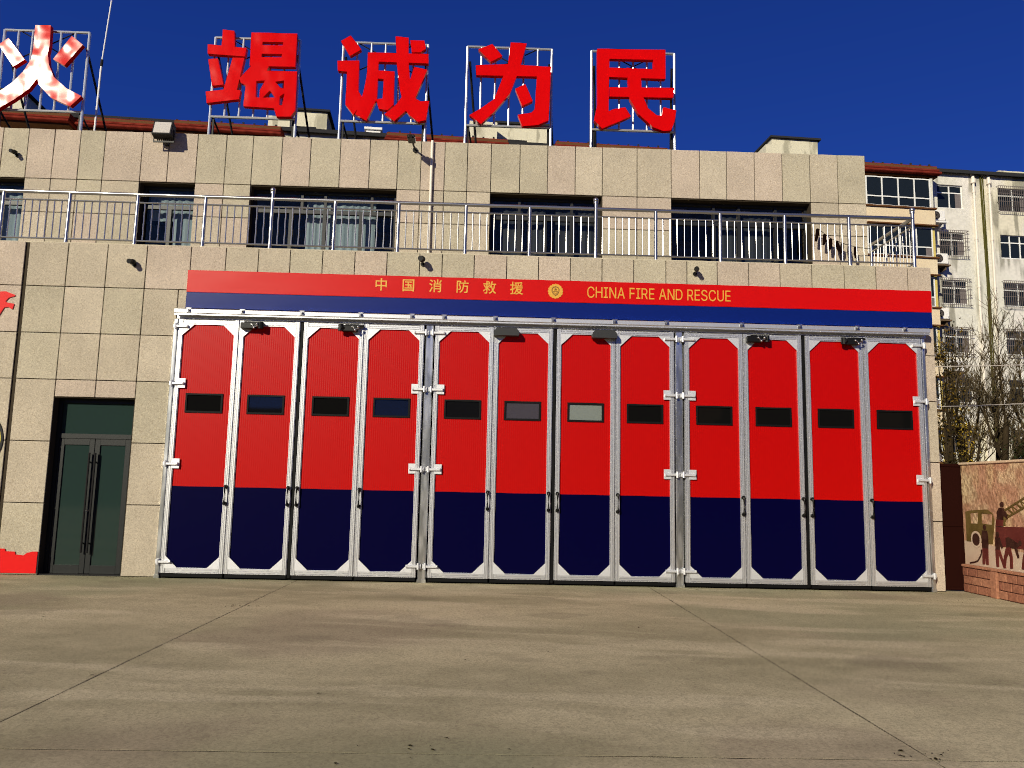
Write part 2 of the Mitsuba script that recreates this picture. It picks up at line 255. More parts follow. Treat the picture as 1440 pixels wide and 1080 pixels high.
LETTERS = [
 ((-9.75, -8.1),([[(-9.07, 10.3),(-8.78, 10.31),(-8.76, 9.92),(-8.78, 9.72),(-8.74, 9.5),(-8.62, 9.24),(-8.35, 9.01),(-8.06, 8.87),(-8.25, 8.66),(-8.63, 8.82),(-8.89, 9.08),(-8.92, 9.22),(-9.07, 8.98),(-9.34, 8.75),(-9.7, 8.5),(-9.88, 8.8),(-9.61, 8.91),(-9.38, 9.11),(-9.2, 9.34),(-9.08, 9.59),(-9.06, 9.84)], [(-9.73, 9.87),(-9.56, 10.01),(-9.21, 9.58),(-9.41, 9.43)], [(-8.35, 10.1),(-8.13, 9.93),(-8.44, 9.49),(-8.66, 9.61)]], []), 'glinting red roof character at the far left, a tall forked stroke with two dots'),
 ((-5.63, -3.965),([[(-5.44, 10.35),(-5.22, 10.33),(-5.19, 10.01),(-5.44, 10.01)], [(-5.71, 10.03),(-4.96, 9.98),(-4.98, 9.81),(-5.7, 9.84)], [(-5.68, 9.72),(-5.5, 9.74),(-5.36, 9.21),(-5.57, 9.18)], [(-5.21, 9.77),(-4.99, 9.77),(-5.1, 9.05),(-5.35, 9.07)], [(-5.68, 9.05),(-5.33, 9.1),(-5.02, 9.1),(-5.04, 8.92),(-5.65, 8.82)], [(-4.88, 10.31),(-3.99, 10.32),(-3.99, 9.63),(-4.87, 9.62)], [(-4.82, 9.64),(-4.5, 9.64),(-4.54, 9.52),(-3.95, 9.53),(-3.94, 8.73),(-4.02, 8.6),(-4.29, 8.59),(-4.35, 8.76),(-4.94, 8.78),(-4.92, 9.21),(-5.02, 9.26),(-5.05, 9.35),(-4.97, 9.45)]], [[(-4.65, 10.12),(-4.25, 10.13),(-4.26, 10.07),(-4.65, 10.06)], [(-4.65, 9.87),(-4.26, 9.88),(-4.27, 9.82),(-4.65, 9.81)], [(-4.72, 9.3),(-4.56, 9.32),(-4.65, 9.12),(-4.65, 8.97),(-4.71, 8.97)], [(-4.45, 9.11),(-4.35, 8.98),(-4.57, 8.97)], [(-4.35, 9.3),(-4.19, 9.33),(-4.19, 9.17),(-4.25, 9.19)], [(-4.25, 9.0),(-4.17, 9.06),(-4.2, 8.83),(-4.25, 8.83)]]), 'red roof character with the densest strokes, second from the left'),
 ((-3.1, -1.42),([[(-3.12, 10.2),(-2.94, 10.32),(-2.72, 10.04),(-2.93, 9.9)], [(-3.17, 9.78),(-2.75, 9.8),(-2.74, 9.17),(-2.62, 8.99),(-2.81, 8.68),(-2.97, 8.88),(-2.97, 9.57),(-3.15, 9.58)], [(-2.58, 9.98),(-2.37, 9.97),(-2.37, 9.03),(-2.55, 8.57),(-2.77, 8.69),(-2.68, 8.9),(-2.62, 9.23),(-2.58, 9.51)], [(-2.58, 9.98),(-1.4, 9.99),(-1.39, 9.8),(-2.36, 9.8)], [(-2.4, 9.61),(-2.05, 9.6),(-2.04, 8.92),(-2.15, 8.8),(-2.32, 8.82),(-2.38, 9.01),(-2.25, 9.03),(-2.25, 9.44),(-2.4, 9.45)], [(-2.05, 10.34),(-1.8, 10.32),(-1.79, 9.89),(-1.75, 9.49),(-1.61, 9.05),(-1.52, 9.0),(-1.35, 9.01),(-1.4, 8.62),(-1.55, 8.58),(-1.72, 8.71),(-1.82, 8.84),(-1.92, 9.21),(-2.0, 9.72)], [(-1.66, 9.71),(-1.41, 9.66),(-1.61, 9.1),(-1.8, 8.79),(-2.01, 8.58),(-2.2, 8.71),(-1.98, 8.92),(-1.81, 9.19),(-1.73, 9.45)], [(-1.76, 10.27),(-1.49, 10.27),(-1.45, 10.11),(-1.55, 10.03),(-1.72, 10.02)]], []), 'red roof character in the middle of the five, with two separate dots on its top'),
 ((-0.63, 1.06),([[(-0.41, 10.13),(-0.14, 10.25),(0.06, 10.01),(-0.16, 9.88)], [(-0.45, 9.79),(0.17, 9.84),(1.03, 9.81),(1.02, 9.61),(-0.44, 9.59)], [(0.23, 10.3),(0.54, 10.29),(0.42, 9.8),(0.36, 9.61),(0.23, 9.23),(-0.06, 8.85),(-0.32, 8.58),(-0.55, 8.75),(-0.35, 8.88),(-0.07, 9.1),(0.09, 9.57),(0.18, 9.81)], [(0.77, 9.8),(1.03, 9.81),(1.0, 8.7),(0.8, 8.6),(0.49, 8.56),(0.4, 8.79),(0.66, 8.84),(0.73, 8.92)], [(0.34, 9.33),(0.53, 9.43),(0.68, 9.09),(0.48, 8.98)]], []), 'red roof character with one dot at its top left and one inside its hook'),
 ((1.86, 3.53),([[(1.95, 10.23),(2.19, 10.24),(2.18, 8.92),(2.27, 8.97),(2.51, 9.02),(2.62, 8.84),(2.38, 8.72),(2.06, 8.57),(1.9, 8.73),(1.96, 9.05)], [(1.95, 10.23),(3.31, 10.26),(3.3, 10.05),(1.95, 10.03)], [(3.07, 10.25),(3.31, 10.26),(3.31, 9.65),(3.07, 9.65)], [(2.2, 9.84),(3.31, 9.84),(3.31, 9.65),(2.2, 9.65)], [(2.2, 9.43),(3.48, 9.46),(3.46, 9.26),(2.2, 9.24)], [(2.54, 9.85),(2.81, 9.83),(2.84, 9.32),(2.96, 9.02),(3.13, 8.88),(3.24, 8.86),(3.27, 9.05),(3.52, 8.99),(3.49, 8.78),(3.42, 8.58),(3.27, 8.56),(3.07, 8.63),(2.78, 8.89),(2.6, 9.21)]], []), 'rightmost red roof character, with a closed box at its top'),
]
# ------------------------------------------------------------------ ground
obj('ground', MB().box(-600, 600, -600, 600, -0.40, -0.055), 'asphalt', kind='structure', label='paved ground around the fire station')
SX, SYS = [-25.4, -19.8, -14.2, -8.6, -3.0, 2.61, 8.21, 13.8], [0.6, -8.36, -16.7, -25.0, -33.4]
jr = random.Random(3)
def rough_line(x0, y0, x1, y1, off):
    n = max(2, int(math.hypot(x1 - x0, y1 - y0) / 0.16)); out = []
    for i in range(n):
        t = i / n; j = jr.uniform(-0.0025, 0.0035) + (jr.uniform(0.004, 0.012) if jr.random() < 0.03 else 0)
        nx, ny = (y1 - y0), -(x1 - x0); L = math.hypot(nx, ny)
        out.append((x0 + (x1 - x0) * t - nx / L * (off + j), y0 + (y1 - y0) * t - ny / L * (off + j)))
    return out
for a, b in zip(SX[:-1], SX[1:]):
    for c, d in zip(SYS[1:], SYS[:-1]):
        ring = rough_line(a, c, b, c, .0055) + rough_line(b, c, b, d, .0055) + rough_line(b, d, a, d, .0055) + rough_line(a, d, a, c, .0055)
        P = Polygon(ring).buffer(0)
        m = trimesh.creation.extrude_polygon(P, 0.05, engine='earcut')
        obj('concrete_slab', MB().add(m.vertices - [0, 0, 0.05], m.faces), 'concrete', 'ground')

obj('joint_filler', MB().box(SX[0] - .1, SX[-1] + .1, SYS[-1] - .1, SYS[0] + .1, -.052, -.0012), 'joint_dirt', 'ground')
# ------------------------------------------------------------------ the fire station
FS = thing('fire_station', 'two storey fire station clad in beige granite tiles with three red folding doors', 'building')
def holed(x0, x1, z0, z1, holes, y, depth):
    g = sbox(x0, z0, x1, z1).difference(unary_union([sbox(*h) for h in holes])) if holes else sbox(x0, z0, x1, z1)
    return MB().poly(g, depth, y)
WIN = [(-10.3, -8.95), (-6.80, -5.74), (-4.69, -1.915), (-0.09, 2.06), (3.43, 6.15)]
WTOP, WBOT = 7.175, 5.45
low = holed(-14, 7.48, 0, 5.43, [(-7.105, -0.01, -5.815, 2.835), (-5.2, -0.01, 7.28, 4.30)], 0.028, 0.30)
low.box(-14, 7.48, 9.7, 10, 0, 7.9).box(-14, -13.7, 0.33, 9.7, 0, 5.2).box(7.18, 7.48, 0.33, 9.7, 0, 5.2)
WALL = obj('wall', low, 'mortar', FS)
upw = holed(-14, 7.235, 5.2, 8.165, [(a, WBOT, b, WTOP) for a, b in WIN], 1.728, 0.28)
upw.box(6.95, 7.232, 2.01, 9.7, 5.2, 8.165).box(-14, -13.7, 2.01, 9.7, 5.2, 8.165)
UPPER = obj('upper_wall', upw, 'mortar', FS)
obj('roof', MB().box(-13.7, 6.95, 2.01, 9.7, 7.62, 7.86), 'roof_felt', FS)
obj('balcony_floor', MB().box(-14, 7.49, 0.335, 9.7, 5.2, 5.41).box(-14, 7.495, 0.04, 1.72, 5.432, 5.452), 'slab_edge', FS)
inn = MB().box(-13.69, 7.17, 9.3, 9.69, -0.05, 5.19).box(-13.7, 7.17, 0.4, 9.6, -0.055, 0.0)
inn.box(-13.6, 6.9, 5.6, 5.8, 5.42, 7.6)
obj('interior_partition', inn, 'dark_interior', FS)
# granite tiles, one entry each
tr = random.Random(11)
G = 0.0065
def tile(parent, x0, x1, z0, z1, y=0.0, ax='y'):
    o, mat = tr.uniform(0, 0.0035), GRANITE[tr.choice([0, 0, 1, 1, 2, 2, 3])]
    m = MB()
    if ax == 'y': m.box(x0 + G, x1 - G, y + o, y + 0.024, z0 + G, z1 - G, 0.004)
    else: m.box(y - 0.024, y - o, x0 + G, x1 - G, z0 + G, z1 - G, 0.004)
    v, f = m.mesh()
    c = v.mean(0); s = np.array([tr.uniform(-.003, .003) for _ in range(3)])
    v = v + np.cross(s, v - c)
    obj('tile', (v, f), mat, parent)
ROWS = [0.005, 1.13, 2.12, 3.13, 3.90, 4.685, 5.44]
LC = [-7.745, -7.10, -6.45, -5.80, -5.235]
for i in range(4):
    for j in range(6):
        z0, z1 = ROWS[j], ROWS[j + 1]
        if i in (1, 2) and j < 2: continue
        if i in (1, 2) and j == 2: z0 = 2.845
        x1 = LC[i + 1]
        if i == 3 and j == 5: x1 = -5.07
        if i == 3 and j == 4:
            tile(WALL, -5.235, -5.09, 4.36, z1)
        tile(WALL, LC[i], x1, z0, z1)
for i in range(6):
    for j in range(6): tile(WALL, -7.805 - 0.65 * (i + 1), -7.805 - 0.65 * i, ROWS[j], ROWS[j + 1])
TOPX = [-5.07, -4.49, -3.95, -3.42, -2.88, -2.34, -1.80, -1.25, -0.87, -0.33, 0.22, 0.76, 1.30, 1.84, 2.38, 2.93, 3.29, 3.81, 4.35, 4.89, 5.44, 6.0, 6.55, 7.10, 7.507]
for a, b in zip(TOPX[:-1], TOPX[1:]): tile(WALL, a, b, 4.70, 5.44)
for a, b in zip([0.005, 1.13, 2.10, 3.12, 3.90], [1.13, 2.10, 3.12, 3.90, 4.385]): tile(WALL, 7.30, 7.507, a, b)
for j in range(6):
    for i in range(4): tile(WALL, 0.03 + 0.65 * i, 0.03 + 0.65 * (i + 1), ROWS[j], ROWS[j + 1], 7.505, 'x')
UC = [-12.3, -11.75, -11.2, -10.6, -10.0, -9.45, -8.97, -8.48, -7.99, -7.52, -6.81, -6.30, -5.76, -5.21, -4.70, -4.14, -3.59, -3.02, -2.45, -1.91, -1.46, -1.0, -0.56, -0.10, 0.46, 1.0, 1.54, 2.07, 2.75, 3.42, 3.98, 4.51, 5.06, 5.61, 6.16, 6.71, 7.26]
for a, b in zip(UC[:-1], UC[1:]):
    tile(UPPER, a, b, 7.19, 8.185, 1.70)
    m = (a + b) / 2
    if not any(w0 - 0.05 < m < w1 + 0.05 for w0, w1 in WIN):
        tile(UPPER, a, b, 6.53, 7.19, 1.70); tile(UPPER, a, b, 5.455, 6.53, 1.70)
for i in range(4):
    for a, b in ((5.455, 6.53), (6.53, 7.19), (7.19, 8.185)): tile(UPPER, 1.73 + 0.6 * i, 1.73 + 0.6 * (i + 1), a, b, 7.258, 'x')
# windows of the upper storey: frame, sashes, panes
def win(x0, x1, mull_top, mull_low, curtains=()):
    y, zr = 1.90, 6.72
    f = MB().box(x0, x1, y, y + .07, WTOP - .05, WTOP - .001).box(x0, x1, y, y + .07, WBOT, WBOT + .07).box(x0, x0 + .05, y, y + .07, WBOT + .07, WTOP - .05).box(x1 - .05, x1, y, y + .07, WBOT + .07, WTOP - .05)
    f.box(x0 + .05, x1 - .05, y - .004, y + .066, zr, zr + .075)
    for m in mull_top: f.box(m - .025, m + .025, y + .003, y + .066, zr + .075, WTOP - .05)
    for m in mull_low: f.box(m - .033, m + .033, y - .008, y + .06, WBOT + .07, zr)
    W = obj('window', f, 'dark_frame', FS)
    def pane(a, b, c, d, dy, mat='window_glass'):
        g = rng.uniform(-.006, .006); h = rng.uniform(-.004, .004)
        v = np.array([[a, y + dy, c], [b, y + dy + g, c], [b, y + dy + g + h, d], [a, y + dy + h, d]])
        obj('pane', (v, np.array([[0, 1, 2], [0, 2, 3]])), mat, W)
    xs = [x0 + .05] + list(mull_top) + [x1 - .05]
    for a, b in zip(xs[:-1], xs[1:]): pane(a, b, zr + .07, WTOP - .05, .035)
    xs = [x0 + .05] + list(mull_low) + [x1 - .05]
    for k, (a, b) in enumerate(zip(xs[:-1], xs[1:])): pane(a, b, WBOT + .07, zr, .03 + .018 * (k % 2))
    for a, b, z0, z1, *mat in curtains:
        n = int((b - a) / 0.03); u = np.linspace(a, b, n + 1)
        w = 0.012 * np.sin(u * 38 + 2 * np.sin(u * 7)) + y + 0.22
        v = np.vstack([np.stack([u, w, u * 0 + z0], 1), np.stack([u, w, u * 0 + z1], 1)])
        i = np.arange(n); q = np.stack([i, i + 1, i + n + 2, i + n + 1], 1)
        obj('curtain', (v, q), (mat or ['curtain'])[0], W)
    return W
win(-10.3, -8.95, [-9.62], [-9.62], [(-10.2, -9.0, 5.5, 7.12)])
win(-6.80, -5.74, [], [-6.27], [(-6.26, -5.78, 5.5, 7.12), (-6.75, -6.27, 6.55, 7.12)])
win(-4.69, -1.915, [-3.75, -3.3, -2.4], [-3.95, -3.3, -2.6], [(-3.7, -2.35, 5.5, 7.12)])
win(-0.09, 2.06, [0.47, 1.50], [0.47, 0.98, 1.50], [(-.02, 1.0, 5.5, 7.12, 'added_dark_curtain'), (1.2, 2.0, 5.5, 7.12, 'added_dark_curtain')])  # dark curtains added here to grey the panes
win(3.43, 6.15, [4.30, 4.80, 5.53], [4.30, 4.80, 5.53], [(4.35, 5.5, 5.5, 7.12, 'added_dark_curtain')])
# track over the doors and the galvanised posts between them
HR = obj('door_track', MB().box(-5.205, 7.335, -.205, -.02, 4.245, 4.325, .012).box(-5.2, 7.33, -.19, -.13, 4.222, 4.243).box(-5.2, 7.33, -.06, 0.02, 4.185, 4.24), 'aluminium', FS)
for x in [-4.96, -4.09, -3.12, -2.16, -1.32, -.79, .05, 1.01, 2.03, 2.89, 4.15, 5.12, 6.09, 6.9]:
    obj('track_bolt', MB().box(x - .045, x + .045, -.214, -.09, 4.327, 4.334).tube([(x, -.204, 4.300), (x, -.236, 4.300)], .026, 6).tube([(x, -.236, 4.300), (x, -.262, 4.300)], .013, 6).box(x - .035, x + .035, -.216, -.206, 4.262, 4.338, .003), 'stainless', HR)
for a, b in ((-5.235, -5.165), (-1.095, -0.965), (3.06, 3.185), (7.235, 7.295)):
    obj('door_post', MB().box(a, b, -.085, 0.10, 0.0, 4.18, .012).box(a - .008, b + .008, -.095, -.02, 0.0, .055, .004), 'galvanised', FS)
obj('threshold', MB().box(-5.2, 7.27, -.05, .32, 0.002, .03), 'black_rubber', FS)

# ------------------------------------------------------------------ folding doors
def stile(x0, x1, z0, z1):       # an aluminium section with two grooves, standing
    w = x1 - x0; xs = [0, .14, .141, .24, .241, .50, .501, .58, .581, .84, .841, .92, .921, 1.0]; ys = [-.110, -.110, -.090, -.090, -.114, -.114, -.096, -.096, -.114, -.114, -.090, -.090, -.108, -.104]
    pts = [(x0 + w * a, b) for a, b in zip(xs, ys)]
    ring = pts + [(x1, -.03), (x0, -.03)]
    m = trimesh.creation.extrude_polygon(Polygon(ring), z1 - z0, engine='earcut')
    return m.vertices + [0, 0, z0], m.faces
def rail(x0, x1, z0, z1):        # the same section lying
    v, f = stile(z0, z1, 0, x1 - x0)
    return np.stack([v[:, 2] + x0, v[:, 1], v[:, 0]], 1), f[:, ::-1]
ZB, ZT = 0.085, 4.165
SEAM = 1.445
def make_leaf(D, x0, x1, hand, hinge_side, k):
    w, hr, e = 0.078, 0.085, 0.004
    a, b = x0 + e, x1 - e
    m = MB().add(*stile(a, a + w, ZB, ZT)).add(*stile(b - w, b, ZB, ZT)).add(*rail(a + w, b - w, ZB, ZB + hr)).add(*rail(a + w, b - w, ZT - hr, ZT))
    for z in (1.0, 2.45, 3.0): 
        for dz in (-.05, 0, .05):
            for q in (a + .5 * w, b - .5 * w): m.tube([(q, -.108, z + dz), (q, -.118, z + dz)], .006, 6)
    L = obj('leaf', m, 'aluminium', D)
    pa, pb, za, zb = a + w, b - w, ZB + hr, ZT - hr
    gx, gz, c = .205, .195, (pa + pb) / 2
    vw = (c - .30, 2.63, c + .30, 2.945)
    y = -.085
    red = sbox(pa - .01, SEAM, pb + .01, zb + .01).difference(sbox(vw[0] + .02, vw[1] + .02, vw[2] - .02, vw[3] - .02))
    obj('red_panel', MB().poly(red, .035, y), 'red_panel', L)
    obj('blue_panel', MB().box(pa - .01, pb + .01, y - .0015, y + .035, za - .01, SEAM - .001), 'navy_panel', L)
    for sx, sz in ((0, 0), (1, 0), (0, 1), (1, 1)):
        X = pa - .012 if sx == 0 else pb + .012; Z = za - .012 if sz == 0 else zb + .012
        tri = Polygon([(X, Z), (X + (gx if sx == 0 else -gx), Z), (X, Z + (gz if sz == 0 else -gz))])
        obj('gusset', MB().poly(tri, .010, -.1135), 'aluminium_plate', L)
    fr = sbox(*vw).buffer(-.0).difference(sbox(vw[0] + .04, vw[1] + .04, vw[2] - .04, vw[3] - .04).buffer(.012))
    V = obj('viewing_window', MB().poly(fr, .05, -.103), 'black_rubber', L)
    g, h = rng.uniform(-.006, .006), rng.uniform(-.006, .008)
    q = np.array([[vw[0] + .03, y, vw[1] + .03], [vw[2] - .03, y + g, vw[1] + .03], [vw[2] - .03, y + g + h, vw[3] - .03], [vw[0] + .03, y + h, vw[3] - .03]])
    obj('pane', (np.vstack([q, q + [0, .012, 0]]), np.array([[0, 1, 2], [0, 2, 3], [4, 6, 5], [4, 7, 6], [0, 4, 5], [0, 5, 1], [1, 5, 6], [1, 6, 2], [2, 6, 7], [2, 7, 3], [3, 7, 4], [3, 4, 0]])), 'grey_reflection_glass' if (D, k) == ('folding_door_001', 2) else 'dim_reflection_glass' if (D, k) == ('folding_door_001', 1) else 'black_glass', L)  # two middle panes carry their reflection as an even colour
    obj('bottom_seal', MB().box(a + .01, b - .01, -.10, -.05, .028, ZB - .001), 'black_rubber', L)
    hx = b - w * .5 if hand == 'r' else a + w * .5
    H = MB().tube([(hx, -.110, 1.455), (hx, -.150, 1.455)], .030, 10).tube([(hx, -.110, 1.185), (hx, -.150, 1.185)], .030, 10)
    H.tube([(hx, -.142, 1.455), (hx, -.165, 1.45), (hx, -.172, 1.42), (hx, -.172, 1.22), (hx, -.165, 1.19), (hx, -.142, 1.185)], .014, 8)
    obj('handle', H, 'black_plastic', L, smooth=40)
    return L
def closer(D, x, dirn, black):
    if black:
        m = MB().box(x - .16, x + .10, -.215, -.118, 4.015, 4.12, .012).box(x - .10, x + .20, -.205, -.13, 4.10, 4.135, .006)
        m.tube([(x + .09 * dirn, -.16, 4.06), (x + .17 * dirn, -.235, 4.075)], .035, 8).tube([(x + .17 * dirn, -.2, 4.13), (x + .17 * dirn, -.2, 4.02)], .045, 10)
        K = obj('closer', m, 'black_plastic', D, smooth=35)
        obj('linkage', MB().tube([(x + .02, -.225, 4.10), (x + .06, -.235, 4.045), (x + .13, -.235, 4.06)], .009, 6).ball((x + .02, -.222, 4.085), .018).ball((x + .12, -.245, 4.085), .022).ball((x + .07, -.235, 4.03), .020), 'stainless', K, smooth=True)
    else:
        pr_ = Polygon([(-.20, 4.075), (-.155, 4.135), (.155, 4.135), (.20, 4.075), (.20, 4.02), (-.20, 4.02)])
        m = MB().poly(Polygon([(x + a, b) for a, b in pr_.exterior.coords]).buffer(.008), .13, -.25)
        obj('closer', m, 'grey_plastic', D)
DOORS = [(-5.145, -1.115, 'left folding door of three with red and blue leaves, beside the green glass entrance'),
         (-0.945, 3.04, 'middle folding door of three with red and blue leaves under the round golden emblem'),
         (3.205, 7.215, 'right folding door of three with red and blue leaves, next to the tiled corner pillar')]
for k, (x0, x1, lab) in enumerate(DOORS):
    D = thing('folding_door', lab, 'door', 'folding doors of the station bays')
    mid = (x0 + x1) / 2; gap = .028; lw = (mid - gap - x0) / 2
    xs = [(x0, x0 + lw, 'r'), (x0 + lw, mid - gap, 'r'), (mid + gap, mid + gap + lw, 'l'), (mid + gap + lw, x1, 'l')]
    for i, (a, b, hand) in enumerate(xs): make_leaf(D, a, b, hand, 0, i)
    obj('centre_seal', MB().box(mid - gap - .002, mid + gap + .002, -.095, -.04, .03, 4.165, .01), 'black_rubber', D)
    for sgn, X in ((1, x0), (-1, x1)):
        for z, plate in ((4.045, False), (3.10, True), (1.80, True), (.262, False)):
            m = MB()
            if plate: m.box(X + sgn * .062, X + sgn * .185, -.1205, -.1125, z - .075, z + .085, .003)
            m.box(X - sgn * .055, X + sgn * .15, -.152, -.1125, z - .022, z + .018, .006)
            m.tube([(X - sgn * .03, -.14, z - .05), (X - sgn * .03, -.14, z + .05)], .020, 8)
            m.box(X - sgn * .075, X - sgn * .01, -.13, -.098, z - .035, z + .035, .004)
            m.tube([(X + sgn * .145, -.135, z - .002), (X + sgn * .165, -.135, z - .002)], .026, 8)
            obj('hinge', m, 'aluminium_plate', D)
    bl = k != 1
    for s, x in ((1, x0 + lw + .20), (-1, mid + gap + lw - .20)): closer(D, x, s, bl)

# ------------------------------------------------------------------ sign band over the doors
SB = thing('sign_band', 'long red and blue band with golden lettering and emblem above the folding doors', 'sign')
RB = obj('red_board', MB().box(-5.09, 7.475, -.030, -.001, 4.642, 5.018, .004), 'sign_red', SB)
obj('blue_board', MB().box(-5.088, 7.472, -.028, -.001, 4.372, 4.641, .004), 'sign_blue', SB)
def polys(data, sx, sz, ox, oz):
    return unary_union([Polygon([(x * sx + ox, z * sz + oz) for x, z in g[0]], [[(x * sx + ox, z * sz + oz) for x, z in h] for h in g[1:]]).buffer(0) for g in data])
for i, n in enumerate(['zhong', 'guo', 'xiao', 'fang', 'jiu', 'yuan']):
    s = .0023
    obj('character', MB().poly(polys(GLYPHS[n], s, s, -1.99 + .4535 * i, 4.775), .004, -.0343), 'gold_print', RB)
x = 1.585
for word in ('CHINA', 'FIRE', 'AND', 'RESCUE'):
    for ch in word:
        t = meshkit.text_mesh(ch, .188, .004)
        v = np.array(t.vertices); v[:, 0] *= .765
        adv = v[:, 0].max() - v[:, 0].min()
        v = np.stack([v[:, 0] - v[:, 0].min() + x, -.0303 - v[:, 2], v[:, 1] + 4.735], 1)
        obj('letter', (v, t.faces), 'gold_print', RB)
        x += adv + .0235
    x += .058
E1x, E1z = 1.048, 4.828
petal = unary_union([Point(E1x + .103 * math.cos(a), E1z + .103 * math.sin(a)).buffer(.026, 4) for a in np.arange(16) * math.pi / 8] + [Point(E1x, E1z).buffer(.108, 16)])
EM = obj('emblem', MB().poly(petal, .006, -.0363), 'gold_print', SB)
shield = Polygon([(E1x + a, E1z + b) for a, b in [(0, .085), (.045, .07), (.066, .035), (.062, -.01), (.04, -.05), (0, -.085), (-.04, -.05), (-.062, -.01), (-.066, .035), (-.045, .07)]])
obj('shield', MB().poly(shield.difference(shield.buffer(-.013)), .004, -.0403), 'gold_dark', EM)
obj('shield_star', MB().poly(Polygon([(E1x + (.030 if i % 2 == 0 else .013) * math.sin(i * math.pi / 5), E1z + .032 + (.030 if i % 2 == 0 else .013) * math.cos(i * math.pi / 5)) for i in range(10)]), .004, -.0403), 'gold_dark', EM)
obj('shield_bars', MB().poly(unary_union([sbox(E1x - .040, E1z - .012, E1x + .040, E1z - .003), Polygon([(E1x - .035, E1z - .02), (E1x, E1z - .055), (E1x + .035, E1z - .02), (E1x + .025, E1z - .02), (E1x, E1z - .043), (E1x - .025, E1z - .02)])]), .004, -.0403), 'gold_dark', EM)

# ------------------------------------------------------------------ entrance door on the left
ED = thing('entrance_door', 'dark framed double entrance door with green glass and a transom, left of the red doors', 'door')
X0, X1, ZT2, y = -7.10, -5.82, 2.828, .17
f = MB().box(X0, X0 + .06, y, y + .09, .005, ZT2).box(X1 - .06, X1, y, y + .09, .005, ZT2).box(X0 + .06, X1 - .06, y, y + .09, ZT2 - .06, ZT2).box(X0 + .06, X1 - .06, y - .006, y + .09, 2.185, 2.26)
FRM = obj('frame', f, 'door_frame', ED)
obj('transom_pane', MB().box(X0 + .06, X1 - .06, y + .04, y + .05, 2.26, ZT2 - .06), 'green_glass', ED)
mid = (X0 + X1) / 2
for a, b, hs in ((X0 + .063, mid - .003, 1), (mid + .003, X1 - .063, -1)):
    sw = .085
    m = MB().box(a, a + sw, y + .004, y + .055, .02, 2.178, .004).box(b - sw, b, y + .004, y + .055, .02, 2.178, .004).box(a + sw, b - sw, y + .004, y + .055, 2.08, 2.178).box(a + sw, b - sw, y + .004, y + .055, .02, .15)
    L = obj('leaf', m, 'door_frame', ED)
    obj('pane', MB().box(a + sw, b - sw, y + .025, y + .034, .15, 2.08), 'green_glass', L)
    hx = b - .045 if hs > 0 else a + .045
    obj('pull_handle', MB().tube([(hx, y - .055, .35), (hx, y - .055, 1.95)], .017, 8).tube([(hx, y, .5), (hx, y - .055, .5)], .011, 6).tube([(hx, y, 1.8), (hx, y - .055, 1.8)], .011, 6), 'black_steel', L, smooth=40)
    if hs > 0: obj('lock', MB().tube([(b - .02, y + .003, 1.02), (b - .02, y - .012, 1.02)], .022, 10), 'stainless', L)
obj('sill', MB().box(X0, X1, .03, .30, .003, .018), 'black_steel', ED)

# ------------------------------------------------------------------ balcony railing
BR = thing('balcony_railing', 'stainless steel railing with thin upright bars along the balcony above the doors', 'railing')
PX = [-12.86, -11.73, -10.59, -9.46, -8.33, -7.22, -6.08, -4.94, -3.81, -2.74, -1.65, -.50, .60, 1.74, 2.78, 3.90, 5.03, 6.16, 7.29]
YR = .12
obj('top_rail', MB().tube([(-13.4, YR, 6.345), (7.29, YR, 6.345)], .031, 12).tube([(7.29, YR, 6.345), (7.29, 1.68, 6.345)], .031, 12), 'stainless', BR, smooth=40)
obj('middle_rail', MB().tube([(-13.4, YR, 6.205), (7.29, YR, 6.205)], .016, 8).tube([(7.29, YR, 6.205), (7.29, 1.68, 6.205)], .016, 8), 'stainless', BR, smooth=40)
obj('bottom_rail', MB().tube([(-13.4, YR, 5.535), (7.29, YR, 5.535)], .016, 8).tube([(7.29, YR, 5.535), (7.29, 1.68, 5.535)], .016, 8), 'stainless', BR, smooth=40)
plain = mikit.ply(MB().tube([(0, 0, 5.452), (0, 0, 6.33)], .030, 12).tube([(0, 0, 5.452), (0, 0, 5.468)], .05, 12).mesh(), 'stainless', 40)
ballp = mikit.ply(MB().tube([(0, 0, 5.452), (0, 0, 6.46)], .031, 12).tube([(0, 0, 6.44), (0, 0, 6.47)], .042, 12).ball((0, 0, 6.50), .047, 2).tube([(0, 0, 5.452), (0, 0, 5.468)], .05, 12).mesh(), 'stainless', 40)
bar = mikit.ply(MB().tube([(0, 0, 5.535), (0, 0, 6.205)], .0105, 8).mesh(), 'stainless', 40)
for q in PX: obj('post', None, None, BR, shape=ballp if q in (-3.81, 1.74, 7.29, -9.46) else plain, to_world=T().translate([q, YR, 0]))
obj('post', None, None, BR, shape=plain, to_world=T().translate([7.29, 1.64, 0]))
for a, b in zip(PX[:-1], PX[1:]):
    n = 9
    for i in range(1, n): obj('baluster', None, None, BR, shape=bar, to_world=T().translate([a + (b - a) * (i + .0) / n, YR, 0]))
for i in range(1, 13): obj('baluster', None, None, BR, shape=bar, to_world=T().translate([7.29, YR + 1.52 * i / 13, 0]))

